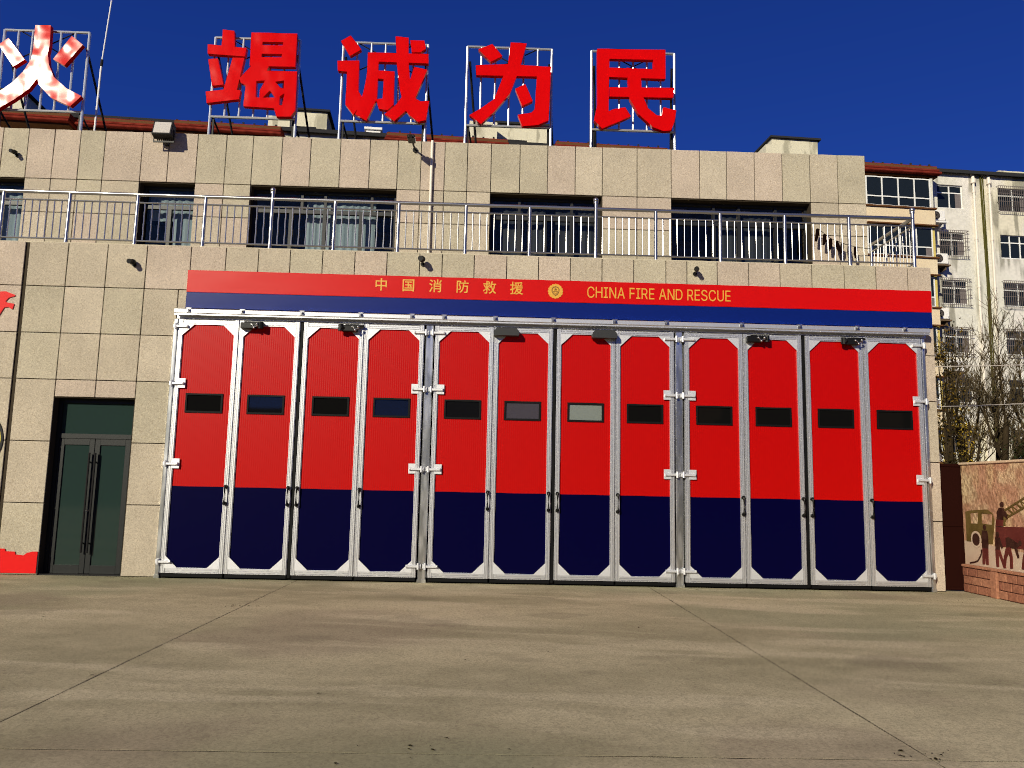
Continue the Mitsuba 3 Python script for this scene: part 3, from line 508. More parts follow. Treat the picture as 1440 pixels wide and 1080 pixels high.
# ------------------------------------------------------------------ roof letters
def frame_and_letter(x0, x1, geom, lab, nvert=5):
    S = thing('roof_letter', lab, 'sign letter', 'large red characters on frames along the roof edge')
    L = obj('character', MB().poly(geom, .10, 1.70), 'letter_red', S)
    y, zb, zt, r = 1.875, 8.62, 10.28, .022
    m = MB()
    for q in (x0, x1): m.tube([(q, y, 7.87), (q, y, zt)], .028, 8)
    m.tube([(x0, y, zt), (x1, y, zt)], .025, 8).tube([(x0, y, zb), (x1, y, zb)], .028, 8)
    for i in range(1, nvert): m.tube([(x0 + (x1 - x0) * i / nvert, y, zb), (x0 + (x1 - x0) * i / nvert, y, zt)], .022, 8)
    obj('frame', m, 'galvanised_tube', S, smooth=40)
    b = MB()
    for q in (x0 + .05, x1 - .05):
        b.box(q - .02, q + .02, y + .02, y + .06, 7.87, 8.62)
        b.tube([(q, y + .02, zt - .3), (q + .22, 3.05, 7.87)], .024, 6).tube([(q, y + .02, zb), (q + .18, 2.8, 7.87)], .020, 6).tube([(q + .1, 2.5, 8.3), (q + .1, 2.0, 8.3)], .016, 6)
    b.tube([(x0 + .3, y + .03, zt), (x1 - .3, y + .03, 9.7)], .012, 6).tube([(x1 - .3, y + .03, zt), (x0 + .3, y + .03, 9.7)], .012, 6)
    obj('brace', b, 'black_steel', S)
def U(*ps): return unary_union([Polygon(p).buffer(0) for p in ps]).buffer(.008, 2).buffer(-.004)
ROOFL = LETTERS
for (x0, x1), (pos, neg), lab in ROOFL:
    g = U(*pos)
    if neg: g = g.difference(U(*neg))
    frame_and_letter(x0, x1, g, lab, 6)

# ------------------------------------------------------------------ small things on the facade
def camera_thing(x, y, z, lab, r=.045, drop=.10, out=.17):
    C = thing('security_camera', lab, 'camera', 'small cameras on the tiled wall')
    obj('mount', MB().tube([(x, y, z - drop), (x, y - .03, z - drop)], .035, 10).tube([(x, y - .02, z - drop), (x, y - out * .6, z - drop * .8), (x, y - out, z - .02)], .014, 6), 'black_plastic', C, smooth=40)
    obj('body', MB().ball((x, y - out, z), (r, r * .9, r), 2).tube([(x - .02, y - out - .09, z - .012), (x + .01, y - out + .05, z + .01)], r * .8, 10), 'black_plastic', C, smooth=40)
camera_thing(-1.20, 0, 5.285, 'small black camera on the tile row above the golden characters', .055, .05, .15)
camera_thing(3.42, 0, 5.255, 'small black camera on the tile row above the last golden letters', .045, .05, .13)
camera_thing(-5.99, 0, 5.11, 'small black camera on the tile row left of the red sign band', .05, .03, .09)
camera_thing(-9.16, 1.70, 7.66, 'small black camera on the upper wall near the left edge of the picture', .045, .03, .09)
C = thing('security_camera', 'black camera hanging from a bracket arm at the roof edge beside the white downpipe', 'camera', 'small cameras on the tiled wall')
obj('mount', MB().tube([(-1.58, 1.70, 7.99), (-1.60, 1.46, 8.02), (-1.60, 1.32, 8.03)], .018, 8).tube([(-1.58, 1.70, 7.99), (-1.58, 1.67, 7.99)], .05, 10), 'black_plastic', C, smooth=40)
obj('body', MB().box(-1.68, -1.54, 1.10, 1.36, 7.97, 8.05, .015).tube([(-1.61, 1.12, 8.0), (-1.61, 1.06, 7.985)], .035, 10), 'black_plastic', C)
def floodlight(x, y, z, w, h, lab, mat='lamp_glass'):
    F = thing('floodlight', lab, 'floodlight', 'floodlights on the roof edge')
    a = math.radians(16)
    def rot(mb):
        v, f = mb.mesh(); c, s = math.cos(a), math.sin(a)
        return np.stack([v[:, 0] + x, y + v[:, 1] * c - v[:, 2] * s * -1, z + v[:, 2] * c + v[:, 1] * s * -1], 1), f
    obj('housing', rot(MB().box(-w / 2, w / 2, -.10, .06, -h / 2, h / 2, .012)), 'lamp_housing', F)
    obj('glass', rot(MB().box(-w / 2 + .03, w / 2 - .03, -.106, -.1005, -h / 2 + .03, h / 2 - .02, .002)), mat, F)
    fins = MB()
    for i in range(9): fins.box(-w / 2 + .03 + i * (w - .08) / 8, -w / 2 + .045 + i * (w - .08) / 8, .06, .13, -h / 2 + .03, h / 2 - .03)
    obj('cooling_fins', rot(fins), 'lamp_housing', F)
    obj('bracket', MB().box(x - w / 2 - .012, x - w / 2 - .002, y - .02, y + .02, z - .05, z + .02).box(x + w / 2 + .002, x + w / 2 + .012, y - .02, y + .02, z - .05, z + .02).box(x - w / 2 - .012, x + w / 2 + .012, y + .0, y + .02, z - h / 2 - .07, z - h / 2 - .04).box(x - w / 2 - .012, x - w / 2 - .002, y - .0, y + .02, z - h / 2 - .07, z).box(x + w / 2 + .002, x + w / 2 + .012, y - .0, y + .02, z - h / 2 - .07, z).box(x - .03, x + .03, y + .02, 1.70, z - h / 2 - .065, z - h / 2 - .045), 'lamp_housing', F)
floodlight(-6.33, 1.50, 8.12, .37, .30, 'square black floodlight with a pale glass clamped to the roof edge over the second window')
floodlight(-9.98, 1.42, 8.24, .34, .28, 'white faced floodlight under the glinting roof character at the left edge', 'white_enamel')
Mst = thing('mast', 'thin white mast rising from the roof right of the glinting character', 'mast')
obj('lower_pole', MB().tube([(-7.93, 2.05, 7.87), (-7.91, 2.05, 9.75)], .020, 8), 'white_enamel', Mst, smooth=40)
obj('upper_pole', MB().tube([(-7.91, 2.05, 9.75), (-7.72, 2.05, 12.9)], .014, 8), 'white_enamel', Mst, smooth=40)
obj('coupling', MB().tube([(-7.911, 2.05, 9.68), (-7.905, 2.05, 9.82)], .027, 8), 'black_steel', Mst, smooth=40)
dp = MB().tube([(-1.25, 1.655, 5.46), (-1.25, 1.655, 8.18)], .028, 10)
for z in (5.9, 6.9, 7.8): dp.tube([(-1.25, 1.655, z), (-1.25, 1.655, z + .04)], .035, 10)
k = obj('downpipe', dp, 'white_pipe', smooth=40, label='thin pale downpipe on the upper wall between the second and third wide window', cat='pipe')
# dark cloths on a line beside the right window
LN = [np.array([6.19, 1.50, 6.60]), np.array([6.45, 1.50, 6.40]), np.array([6.72, 1.50, 6.30]), np.array([6.98, 1.50, 6.24]), np.array([7.24, 1.55, 6.24])]
obj('washing_line', MB().tube(LN, .006, 6), 'black_steel', label='thin sagging line of drying cloths between the right window and the railing corner', cat='line')
ORD = ['first', 'second', 'third', 'fourth', 'fifth', 'sixth', 'seventh']
for i, (sx, hh) in enumerate([(6.20, .24), (6.33, .21), (6.44, .21), (6.55, .20), (6.67, .20), (6.79, .21), (6.91, .21)]):
    zl = float(np.interp(sx, [q[0] for q in LN], [q[2] for q in LN])) - .01
    a = rng.uniform(-.06, .06)
    pts = [(sx + a * .2, 1.50, zl), (sx + a * .5, 1.495, zl - hh * .5), (sx + a, 1.505, zl - hh)]
    m = MB().tube(pts, [.026, .036, .022], 7)
    if i % 2: m.tube([(sx + a * .5, 1.495, zl - hh * .5), (sx + a * .5 + .04, 1.49, zl - hh * .72)], [.030, .022], 7)
    obj('cloth', m, 'sock_cloth', smooth=60, label=f'{ORD[i]} dark rag on the sagging line, counted from the right window', cat='cloth', group='dark cloths on the line')
# painted mural pieces left of the entrance
ML = thing('wall_mural', 'red base, red flame and black ringed yellow disc on the tiles at the left edge', 'mural')
obj('red_base', MB().poly(Polygon([(-12, .03), (-7.115, .03), (-7.115, .365), (-7.20, .365), (-7.28, .345), (-7.33, .305), (-7.46, .315), (-7.47, .36), (-7.62, .365), (-7.63, .40), (-7.78, .41), (-7.79, .45), (-8.1, .46), (-8.12, .52), (-9, .6), (-12, .7)]), .014, -.016), 'mural_red', ML)
obj('flame', MB().poly(Polygon([(-8.6, 4.3), (-8.3, 4.54), (-8.05, 4.56), (-7.895, 4.505), (-7.99, 4.475), (-8.05, 4.40), (-8.0, 4.37), (-7.90, 4.355), (-7.915, 4.285), (-7.97, 4.32), (-8.05, 4.31), (-8.12, 4.17), (-8.4, 4.0), (-8.7, 4.0)]).buffer(.012), .012, -.014), 'mural_red', ML)
c = Point(-8.34, 2.12)
obj('ring', MB().poly(c.buffer(.50, 32).difference(c.buffer(.465, 32)), .014, -.016), 'mural_black', ML)
obj('disc', MB().poly(c.buffer(.463, 32).difference(c.buffer(.30, 32)), .012, -.014), 'mural_yellow', ML)
obj('disc_centre', MB().poly(c.buffer(.298, 32), .010, -.012), 'mural_red', ML)
# dark gate beside the corner pillar, mural wall coming towards the camera
GT = thing('side_gate', 'dark maroon sheet metal gate between the corner pillar and the mural wall', 'gate')
obj('sheet', MB().box(7.515, 7.985, .14, .16, .03, 2.05), 'maroon_sheet', GT)
g = MB()
for a, b, z0, z1 in ((7.515, 7.56, .02, 2.10), (7.945, 7.99, .02, 2.10)): g.box(a, b, .12, .17, z0, z1, .004)
for z in (.02, 1.05, 2.04): g.box(7.56, 7.945, .125, .165, z, z + .05, .004)
obj('frame', g, 'maroon_sheet', GT)
MW = thing('mural_wall', 'pinkish wall painted with a rescue scene over a low brick base, at the right edge', 'wall')
WX, WY0, WY1 = 7.905, -5.2, .10
obj('plaster', MB().box(WX, WX + .25, WY0, WY1, .43, 2.07), 'mural_sky', MW)
obj('coping', MB().box(WX - .025, WX + .275, WY0, WY1 + .02, 2.07, 2.11, .008), 'mural_cream', MW)
base = obj('brick_base', MB().box(WX - .045, WX + .25, WY0, WY1, 0, .405), 'brick_mortar', MW)
obj('ledge', MB().box(WX - .075, WX - .002, WY0, WY1, .406, .448, .008), BRICK[1], MW)
br = random.Random(5)
PIER = [(-.82, -.665), (-2.25, -2.09), (-3.68, -3.52)]
for j in range(3):
    z0, z1 = .012 + j * .131, .012 + (j + 1) * .131 - .013
    u = WY0 + (.13 if j % 2 else 0)
    while u < WY1:
        a, b = max(u, WY0), min(u + .235, WY1)
        for p0, p1 in PIER:
            if a < p1 and b > p0:
                if a < p0 and b > p0: b = p0 - .006
                elif a < p1: a = p1 + .006
        if b - a > .04: obj('brick', MB().box(WX - .058 + br.uniform(-.003, .003), WX - .03, a, b - .011, z0, z1, .004), BRICK[br.choice([0, 0, 1, 2])], base)
        u += .246
for p0, p1 in PIER: obj('pier', MB().box(WX - .085, WX - .002, p0, p1, 0, .403, .008), BRICK[1], MW)
def paint(name, pts, mat, lift): return obj(name, MB().polyx(Polygon(pts).buffer(0), .004 * lift, WX - .004 * lift), mat, MW)
paint('painted_snow', [(.09, .45), (.09, .83), (-.3, .82), (-1.4, .74), (-5.1, .70), (-5.1, .45)], 'mural_snow', 1)
paint('painted_truck_body', [(-.72, .80), (-.76, 1.09), (-1.42, 1.115), (-3.0, 1.13), (-3.0, .78), (-1.39, .79)], 'mural_maroon', 2)
cab = Polygon([(.02, .82), (.02, 1.30), (-.105, 1.325), (-.56, 1.352), (-.695, 1.297), (-.737, 1.19), (-.66, .82)])
cab = cab.difference(unary_union([Polygon([(-.13, 1.27), (-.311, 1.286), (-.297, 1.131), (-.125, 1.129)]), Polygon([(-.427, 1.272), (-.682, 1.271), (-.662, 1.129), (-.421, 1.137)])]).buffer(.012))
obj('painted_truck_cab', MB().polyx(cab, .008, WX - .008), 'mural_olive', MW)
for wy in (-.243, -2.4):
    c = Point(wy, .865)
    obj('painted_wheel_rim', MB().polyx(c.buffer(.135, 16).difference(c.buffer(.10, 16)), .012, WX - .012), 'mural_snow', MW)
    obj('painted_wheel', MB().polyx(c.buffer(.10, 16), .012, WX - .012), 'mural_figure', MW)
def person_paint(parts):
    for nm, mat, pts in parts: paint(nm, pts, mat, 4)
def disc(cy_, cz_, r=.038): return [(cy_ + r * math.cos(q), cz_ + r * 1.1 * math.sin(q)) for q in np.arange(12) * math.pi / 6]
FIG, TRO = 'mural_figure', 'mural_maroon'
for head_, torso, legs in (
    (disc(-.485, 1.07), [(-.42, 1.02), (-.55, 1.02), (-.565, .88), (-.545, .74), (-.40, .74), (-.395, .90)], [(-.40, .745), (-.545, .745), (-.535, .49), (-.48, .49), (-.47, .68), (-.445, .49), (-.385, .485)]),
    (disc(-.945, 1.435), [(-.88, 1.385), (-.98, 1.38), (-1.07, 1.27), (-1.06, 1.22), (-.985, 1.27), (-.955, 1.20), (-.81, 1.20), (-.82, 1.32)], [(-.80, 1.205), (-.955, 1.205), (-.95, 1.11), (-.77, 1.098)]),
    (disc(-.80, .975), [(-.745, .93), (-.85, .93), (-.91, .80), (-.89, .76), (-.84, .84), (-.835, .74), (-.735, .74)], [(-.73, .745), (-.84, .745), (-.885, .64), (-.965, .48), (-.91, .475), (-.85, .60), (-.80, .68), (-.79, .48), (-.735, .48)]),
    (disc(-1.325, .875, .034), [(-1.0, .93), (-1.06, .95), (-1.28, .87), (-1.30, .83), (-1.24, .80), (-1.285, .66), (-1.25, .65), (-1.19, .79), (-1.08, .80), (-1.0, .78)], [(-.99, .785), (-1.09, .805), (-1.13, .66), (-1.12, .49), (-1.065, .485), (-1.075, .65), (-1.04, .71), (-.985, .62), (-.95, .495), (-.90, .49), (-.93, .64), (-.965, .72)]),
    (disc(-1.76, .80, .034), [(-1.42, .90), (-1.49, .92), (-1.70, .80), (-1.71, .76), (-1.65, .75), (-1.66, .62), (-1.62, .61), (-1.59, .74), (-1.50, .77), (-1.42, .76)], [(-1.41, .765), (-1.51, .775), (-1.54, .63), (-1.52, .50), (-1.47, .50), (-1.48, .63), (-1.45, .69), (-1.41, .61), (-1.38, .50), (-1.33, .50), (-1.36, .64), (-1.39, .72)]),
    (disc(-1.99, 1.05), [(-1.92, 1.0), (-2.06, 1.0), (-2.08, .80), (-1.90, .80)], [(-1.90, .805), (-2.07, .805), (-2.15, .49), (-2.09, .49), (-2.0, .7), (-1.95, .49), (-1.89, .49)])):
    person_paint([('painted_head', FIG, head_), ('painted_torso', FIG, torso), ('painted_trousers', TRO, legs)])
lad = MB()
def strip(a, b, w, lift=3):
    a, b = np.array(a), np.array(b); d = (b - a) / np.linalg.norm(b - a); n = np.array([-d[1], d[0]]) * w / 2
    lad.polyx(Polygon([a - n, b - n, b + n, a + n]), .004 * lift, WX - .004 * lift)
A0, A1, B0, B1 = (-.97, 1.335), (-2.6, 2.0), (-1.03, 1.235), (-2.7, 1.88)
strip(A0, A1, .028); strip(B0, B1, .028)
for i in range(16):
    t = i / 16.0
    a = np.array(A0) + (np.array(A1) - A0) * t; b = np.array(B0) + (np.array(B1) - B0) * min(1, t + (.03 if i % 2 else -.0)); b2 = np.array(B0) + (np.array(B1) - B0) * (t + .05)
    strip(a, b, .014, 2.5); strip(a, b2, .012, 2.2)
strip((-.97, 1.33), (-.99, 1.12), .025, 2.7); strip((-1.03, 1.24), (-.95, 1.12), .03, 2.6)
obj('painted_ladder', lad, 'mural_olive', MW)
hose = [(-.375, .70), (-.36, .63), (-.328, .587), (-.26, .52), (-.172, .492), (-.05, .470)]
obj('painted_hose', MB().polyx(unary_union([Polygon([np.array(a), np.array(b), np.array(b) + (0, .014), np.array(a) + (0.01, .014)]).buffer(.004) for a, b in zip(hose[:-1], hose[1:])]), .014, WX - .014), 'mural_figure', MW)

# ------------------------------------------------------------------ apartment block behind
AL = math.radians(4.0)
TA = T().translate([0, 28.4, 0]).rotate([0, 0, 1], 4.0)       # local: x along the facade, y away from the camera, z up
def aobj(name, mb, mat, parent=None, **kw): return obj(name, mb, mat, parent, to_world=TA, **kw)
AP = thing('apartment_block', 'long pale apartment block with red tiled eaves rising behind the station', 'building')
FLZ = [19.42 - 2.805 * k for k in range(6)]
WA, WB = (25.36, 26.93), (29.08, 30.95)
hol = []
for k, z in enumerate(FLZ):
    for c in (WA, WB, (33.4, 35.0), (37.2, 38.9)): hol.append((c[0], z - 1.40, c[1], z))
body = holed(-46, 46, 0, 20.12, hol, 0.0, .25)
body.box(-46, -45.7, .25, 12, 0, 20.12).box(45.7, 46, .25, 12, 0, 20.12).box(-46, 46, 12, 12.3, 0, 20.12)
AW = aobj('wall', body, 'apartment_plaster', AP)
aobj('inner_wall', MB().box(-45.6, 45.6, 3.2, 3.4, 0, 19.9), 'dark_interior', AP)
RF = aobj('roof', MB().box(-46.3, 46.3, -.28, 12.5, 20.122, 20.26).box(-46.3, 46.3, -.30, -.22, 20.05, 20.12), 'roof_felt', AP)
ar = random.Random(21)
def apt_window(x0, x1, z1, bars, k, d=0.10, parent=AW, hgt=1.40, cols=2):
    z0 = z1 - hgt
    m = MB(); w = .065
    m.box(x0, x1, d, d + .06, z0, z0 + w).box(x0, x1, d, d + .06, z1 - w, z1).box(x0, x0 + w, d, d + .06, z0 + w, z1 - w).box(x1 - w, x1, d, d + .06, z0 + w, z1 - w)
    zt = z1 - .42 * (hgt / 1.4) if cols < 4 else z0 + .58
    m.box(x0 + w, x1 - w, d - .003, d + .057, zt - w, zt)
    for c in range(1, cols): xm = x0 + (x1 - x0) * c / cols; m.box(xm - w / 2, xm + w / 2, d - .006, d + .054, z0 + w, z1 - w)
    W = aobj('window', m, 'pvc_white', AP)
    for c in range(cols):
        a, b = x0 + (x1 - x0) * c / cols, x0 + (x1 - x0) * (c + 1) / cols
        for q0, q1 in ((z0, zt), (zt, z1)): aobj('pane', MB().box(a + .01, b - .01, d + .025 + ar.uniform(0, .008), d + .04, q0 + .01, q1 - .01), 'apartment_glass', W)
    if ar.random() < .6: aobj('curtain', MB().box(x1 - .42, x1 - .06, d + .012, d + .020, z0 + .07, zt - .07), 'curtain_pale', W)
    if bars:
        b = MB(); o = -.22
        for i in range(int((x1 - x0 + .16) / .125) + 1):
            xx = x0 - .08 + i * .125
            b.box(xx - .011, xx + .011, o, o + .022, z0 - .08, z1 + .03)
        for z in (z0 - .08, z0 + .5, z1 - .42, z1 + .03): b.box(x0 - .09, x1 + .09, o - .012, o + .01, z - .014, z + .014)
        for z in (z0 - .08, z0 + .5, z1 + .03):
            for xx in (x0 - .08, x1 + .08): b.box(xx - .011, xx + .011, o + .01, .0, z - .011, z + .011)
        aobj('security_bars', b, 'bar_steel', W)
    return W
for k, z in enumerate(FLZ):
    apt_window(*WA, z, k > 0, k)
    apt_window(*WB, z + .02, k in (0, 2, 3, 5), k, cols=2 if k != 1 else 3)
    for c in ((33.4, 35.0), (37.2, 38.9)): apt_window(*c, z, k % 2 == 0, k)
# glazed balcony column at the left of the visible part
BX0, BX1, BD = 20.4, 24.32, -1.2
for k in range(6):
    z = 17.40 - 2.805 * k
    aobj('balcony_parapet', MB().box(BX0 - .05, BX1 + .04, BD, -.002, z - .93, z), 'cream_plaster', AP)
    aobj('balcony_sill', MB().box(BX0 - .12, BX1 + .12, BD - .10, -.003, z + .001, z + .085), 'brown_trim', AP)
    aobj('balcony_side', MB().box(BX1 - .11, BX1 + .035, BD + .09, -.004, z + .086, z + 1.86), 'apartment_plaster' if k == 0 else 'yellow_plaster', AP)
    apt_window(BX0, BX1 - .14, z + 1.78, k > 0, k, d=BD + .04, hgt=1.69, cols=4)
    if k == 0:
        b = MB()
        for i in range(30): b.box(BX0 + .1 + i * .125, BX0 + .118 + i * .125, BD + .16, BD + .175, z + .1, z + .58)
        b.box(BX0 + .05, BX1 - .2, BD + .155, BD + .18, z + .58, z + .61)
        aobj('inner_railing', b, 'bar_steel', AP)
    else:
        aobj('balcony_hood', MB().box(BX0 - .1, BX1 + .06, BD - .22, BD - .02, z + 1.80, z + 1.87), 'brown_trim', AP)
# tiled eaves
def eave(x0, x1, z, d0=-1.45, drop=.62):
    m = MB(); n = 3
    E = aobj('eave', MB().box(x0 + .1, x1 - .1, d0 + .30, -.01, z - drop - .02, z - .03), 'brown_trim', AP)
    for i in range(n):
        zz0, zz1 = z - drop + i * drop / n, z - drop + (i + 1) * drop / n
        dd = d0 + .16 * i
        aobj('tile_course', MB().box(x0 + .04 * i, x1 - .04 * i, dd, -.02, zz0 + .075, zz1 + (.0 if i < n - 1 else .03), .03), 'roof_tile', E)
    ch = random.Random(int(x0 * 10))
    m = MB()
    for q in np.arange(x0 + .2, x1 - .2, .55): m.box(q - .05, q + .05, d0 + .35, d0 + .42, z, z + .05 + .1 * ch.random())
    aobj('ridge_clips', m, 'roof_felt', E)
eave(20.2, 24.75, 19.95)
for a, b, z in ((-25.4, -21.6, 19.85), (-21.3, -17.5, 19.72), (-16.7, -11.2, 19.86), (-5.95, .6, 19.93), (3.0, 9.3, 20.02), (-32, -27.6, 19.8)): eave(a, b, z)
# stair heads on the roof
def head(x0, x1, z1, d0=1.4, slab=True, low=None):
    H = aobj('stair_head', MB().box(x0, x1, d0, d0 + 3.2, 20.24, z1), 'stained_plaster', AP)
    aobj('roof_slab', MB().box(x0 - .12, x1 + .15, d0 - .15, d0 + 3.4, z1 + .001, z1 + .12), 'roof_felt', H)
    if low: aobj('side_block', MB().box(low[0], x0 - .003, d0 - 1.0, d0 + 2.5, 19.0, low[1]), 'stained_plaster', H)
    c = x0 + (x1 - x0) * .40
    aobj('door_hood', MB().box(c - .55, c + .55, d0 - .30, d0 - .003, 20.9, 20.98).box(c - .55, c - .45, d0 - .25, d0 - .003, 20.3, 20.9), 'roof_felt', H)
head(-11.15, -9.35, 22.0, low=(-12.3, 21.15))
head(0.03, 3.0, 22.0, low=(-1.5, 21.6))
head(16.2, 19.0, 22.22, low=(15.4, 21.35))
head(-27.0, -25.3, 22.0)
aobj('roof_vent', MB().box(-7.2, -6.4, 1.4, 2.2, 20.26, 21.15, .02).box(-7.3, -6.3, 1.3, 2.3, 21.15, 21.3, .02), 'white_enamel', RF)
aobj('roof_vent', MB().box(29.7, 31.2, .6, 1.8, 20.26, 20.62, .02).box(29.6, 31.3, .5, 1.9, 20.62, 20.72, .02), 'stained_plaster', RF)
for xx, r in ((27.52, .075), (28.48, .075)):
    m = MB().tube([(xx, -.12, 1.0), (xx, -.12, 19.95)], r, 10)
    for z in np.arange(2.2, 19, 2.8): m.tube([(xx, -.12, z), (xx, -.12, z + .12)], r * 1.25, 10)
    m.tube([(xx, -.12, 19.55), (xx, -.12, 19.8)], r * 1.9, 10).tube([(xx, -.12, 19.8), (xx, -.05, 20.1)], r * 1.2, 10)
    aobj('drain_pipe', m, 'white_pipe', AP, smooth=40)
aobj('cable_run', MB().tube([(28.02, -.05, 20.0), (28.10, -.05, 14), (28.06, -.05, 8), (28.12, -.05, 1.5)], .055, 6).tube([(28.16, -.05, 20.0), (28.20, -.05, 13), (28.2, -.05, 1.5)], .035, 6), 'cable_green', AP, smooth=40)
ACL = ['white air conditioner under the top right-hand apartment window beside the red eave', 'white air conditioner one floor below the topmost one on the apartment wall', 'white air conditioner on the apartment wall beside the end of the red sign band', 'grey air conditioner behind bare branches on the apartment wall', 'lowest air conditioner in sight, behind the trunk of the bare tree']
for i, (x, z) in enumerate([(24.55, 17.05), (24.6, 14.55), (24.5, 11.4), (25.2, 8.5), (25.4, 5.5)]):
    A = thing('air_conditioner', ACL[i], 'air conditioner', 'air conditioners on the apartment wall')
    aobj('case', MB().box(x, x + .86, -.55, -.20, z, z + .60, .03), 'white_enamel', A)
    aobj('fan_grille', MB().tube([(x + .30, -.552, z + .30), (x + .30, -.562, z + .30)], .235, 20), 'black_plastic', A)
    m = MB()
    for q in np.arange(8) * math.pi / 4: m.tube([(x + .30 + .06 * math.cos(q), -.568, z + .30 + .06 * math.sin(q)), (x + .30 + .23 * math.cos(q), -.568, z + .30 + .23 * math.sin(q))], .010, 4)
    for rr in (.07, .15, .23): m.tube([(x + .30 + rr * math.cos(q), -.568, z + .30 + rr * math.sin(q)) for q in np.linspace(0, 2 * math.pi, 17)], .010, 4)
    aobj('grille_bars', m, 'bar_steel', A)
    aobj('bracket', MB().box(x - .05, x + .95, -.62, -.001, z - .13, z - .05).box(x + .1, x + .15, -.5, -.001, z - .34, z - .13).box(x + .7, x + .75, -.5, -.001, z - .34, z - .13), 'rust_steel' if i else 'white_enamel', A)

# ------------------------------------------------------------------ trees, shrubs, cables at the right
def bare_tree(name, lab, stems, seed, group='bare trees at the right'):
    r = random.Random(seed); tk, br, tw = MB(), MB(), MB()
    def grow(p, d, L, rad, lev):
        n = 4 if lev < 2 else 3
        pts, dirs = [np.array(p)], []
        dd = np.array(d, float)
        for i in range(n):
            dd = dd + np.array([r.gauss(0, .09), r.gauss(0, .09), r.gauss(.05, .05)]) * (1 + .3 * lev); dd /= np.linalg.norm(dd)
            pts.append(pts[-1] + dd * L / n); dirs.append(dd.copy())
        rr = np.linspace(rad, rad * (.55 if lev else .65), n + 1)
        (tk if lev == 0 else br if lev < 3 else tw).tube(pts, rr, 8 if lev == 0 else 5 if lev < 3 else 3)
        if lev >= 4: return
        kids = [7, 6, 6, 5][lev]
        for i in range(kids):
            t = r.uniform(.22, 1.0) if i else 1.0
            q = t * n; j = min(int(q), n - 1); base = pts[j] + (pts[j + 1] - pts[j]) * (q - j)
            az = r.uniform(0, 2 * math.pi); sp = r.uniform(.30, .75) if i else .18
            ax = np.cross(dirs[j], [math.cos(az), math.sin(az), .1]); ax /= np.linalg.norm(ax)
            nd = dirs[j] * math.cos(sp) + ax * math.sin(sp); nd[2] += .10; nd /= np.linalg.norm(nd)
            grow(base, nd, L * r.uniform(.42, .66) * (1.0 if i else 1.1), max(rr[j] * r.uniform(.36, .58), .010), lev + 1)
    for p, d, L, rad in stems: grow(p, d, L, rad, 0)
    t = thing(name, lab, 'tree', group)
    obj('trunk', tk, 'bark', t, smooth=60); obj('branches', br, 'bark', t, smooth=60); obj('twigs', tw, 'twig', t)
bare_tree('bare_tree', 'bare tree with two dark stems standing behind the gate end of the mural wall', [((15.55, 12, 0), (.02, 0, 1), 3.5, .17), ((16.20, 12.2, 0), (.015, 0, 1), 3.9, .14)], 5)
bare_tree('bare_tree', 'bare tree whose branches enter from the right edge above the mural wall', [((18.2, 12.8, 0), (-.06, 0, 1), 3.9, .15)], 9)
def leafy(name, lab, cx, cyy, z0, z1, rx, ry, n, seed, mats, size=.10):
    r = random.Random(seed); ms = [MB() for _ in mats]; st = MB()
    cl = [(r.gauss(0, .5), r.gauss(0, .5), r.random()) for _ in range(26)]
    for a, b, c in cl:
        st.tube([(cx + r.uniform(-.1, .1), cyy, max(0, z0 - .6)), (cx + a * rx * .6, cyy + b * ry * .6, z0 + (z1 - z0) * c * .6), (cx + a * rx, cyy + b * ry, z0 + (z1 - z0) * c)], [.03, .018, .008], 4)
    for i in range(n):
        a, b, c = cl[int(r.random() ** 1.2 * len(cl))]
        q = np.array([cx + a * rx + r.gauss(0, .16), cyy + b * ry + r.gauss(0, .16), z0 + (z1 - z0) * c + r.gauss(0, .22)])
        u = np.array([r.gauss(0, 1), r.gauss(0, 1), r.gauss(0, 1)]); u /= np.linalg.norm(u); w = np.cross(u, [r.gauss(0, 1), r.gauss(0, 1), r.gauss(0, 1)]); w /= np.linalg.norm(w)
        s = size * r.uniform(.5, 1.1)
        ms[r.choices(range(len(mats)), [3, 2][:len(mats)])[0]].add([q - u * s, q + w * s * .45, q + u * s, q - w * s * .45], [[0, 1, 2], [0, 2, 3]])
    t = thing(name, lab, 'shrub')
    obj('stems', st, 'bark', t)
    for m_, k_ in zip(ms, mats): obj('leaves', m_, k_, t)
leafy('climbing_shrub', 'tall thin shrub with dry yellow and brown leaves along the corner pillar', 12.5, 8.3, 1.6, 6.0, .20, .3, 1900, 3, ['dark_leaf', 'dry_leaf'], .05)
leafy('yellow_shrub', 'small bush of bright yellow dry leaves between the bare tree stems', 14.0, 10.2, 2.1, 3.9, .26, .3, 700, 8, ['yellow_leaf', 'dry_leaf'], .05)
leafy('dark_shrub', 'dark evergreen shrub peeping over the mural wall at the right edge', 14.9, 8.6, .8, 3.3, .6, .5, 1500, 13, ['dark_leaf', 'dark_green_leaf'], .06)
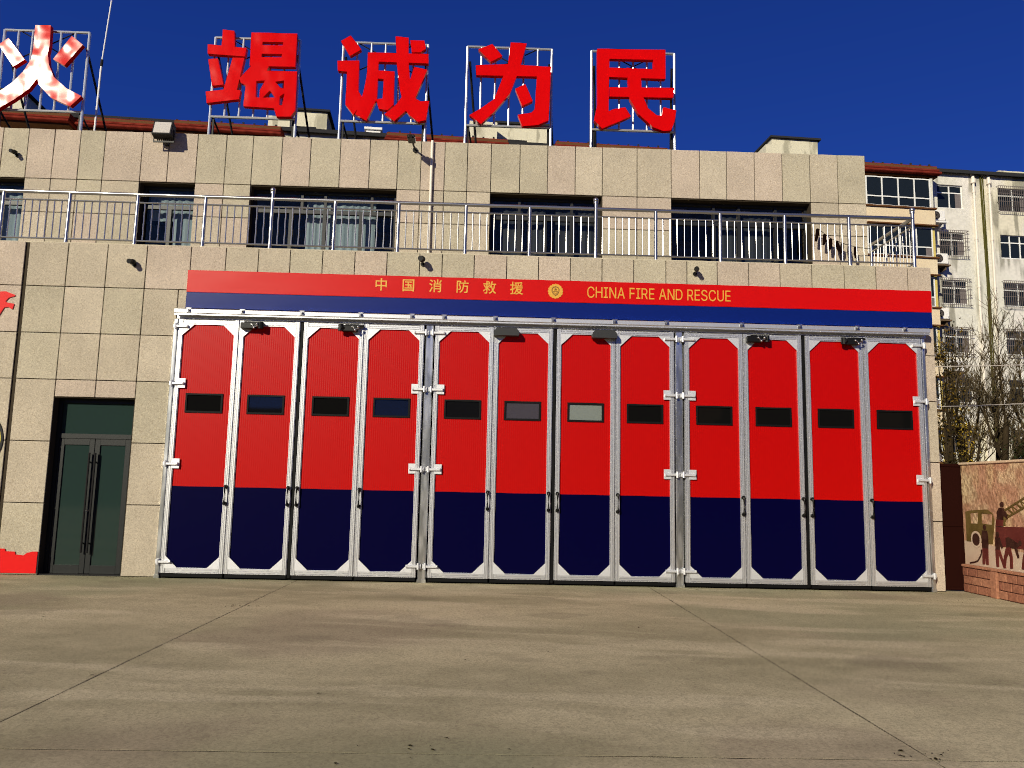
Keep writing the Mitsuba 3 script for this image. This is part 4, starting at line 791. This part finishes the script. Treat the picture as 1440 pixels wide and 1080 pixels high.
for lab, a, b, sag in (('upper pale cable strung from the station corner to the right edge', (7.50, 3.0, 4.17), (22, 3.6, 5.4), .20), ('lower thin cable crossing the bare tree at the right', (7.50, 4.2, 3.45), (22, 5.2, 5.0), .30)):
    t = np.linspace(0, 1, 14)
    obj('overhead_cable', MB().tube([np.array(a) + (np.array(b) - a) * q - [0, 0, sag * 4 * q * (1 - q)] for q in t], .010, 5), 'cable_pale', label=lab, cat='cable', group='cables at the right')

# ------------------------------------------------------------------ added unseen building behind the camera, shaped for what the panes mirror
HB = thing('yard_building', 'added unseen building behind the camera, stepped in height for the pane reflections', 'building')
hr_ = random.Random(4); hw = MB()
for lo_, hi_ in ((-60, -6), (9, 60)):
    x = lo_
    while x < hi_ - 1:
        x2 = min(x + hr_.uniform(4, 9), hi_)
        hw.box(x, x2, -66 + hr_.uniform(0, .5), -54, 0, hr_.choice([8.3, 8.8, 9.4, 10.5, 12, 14]))  # heights stepped so the skyline crosses the mirrored view in the panes
        x = x2
obj('brick_wing', hw, 'hall_brick', HB)
obj('pale_hall', MB().box(-6, 9, -65, -54.5, 0, 12), 'hall_wall', HB)
m = MB()
for x in np.arange(-56, 58, 4.0):
    for z in (1.2, 5.2): m.box(x, x + 1.8, -53.99, -53.9, z, z + 1.5)
obj('windows', m, 'dark_frame', HB)

# ------------------------------------------------------------------ loose leaves and grit on the yard
lr = random.Random(17); lt = MB()
for cx_, cy_, n, sp in ((-5.7, -.12, 26, .22), (-3.0, -2.9, 22, .16), (2.62, -8.3, 16, .16), (-.4, -8.35, 10, .4), (3.4, -.3, 10, .3), (5.2, -.25, 12, .3), (7.2, -.2, 14, .3), (7.6, -1.2, 20, .5), (0.5, -5, 14, 3.5), (-5, -5, 12, 3)):
    for i in range(n):
        q = np.array([cx_ + lr.gauss(0, sp), min(cy_ + lr.gauss(0, sp * .35), -.03), .004]); r = lr.uniform(.006, .022); a0 = lr.uniform(0, 6.28)
        lt.add([q + [r * math.cos(a0), r * math.sin(a0), 0.001], q + [.5 * r * math.cos(a0 + 1.7), .5 * r * math.sin(a0 + 1.7), .006], q + [-r * math.cos(a0), -r * math.sin(a0), .002], q + [.5 * r * math.cos(a0 - 1.6), .5 * r * math.sin(a0 - 1.6), .004]], [[0, 1, 2], [0, 2, 3]])
obj('leaf_litter', lt, 'dark_leaf', label='scattered dry leaves and grit on the concrete yard', cat='leaf litter', kind='stuff')
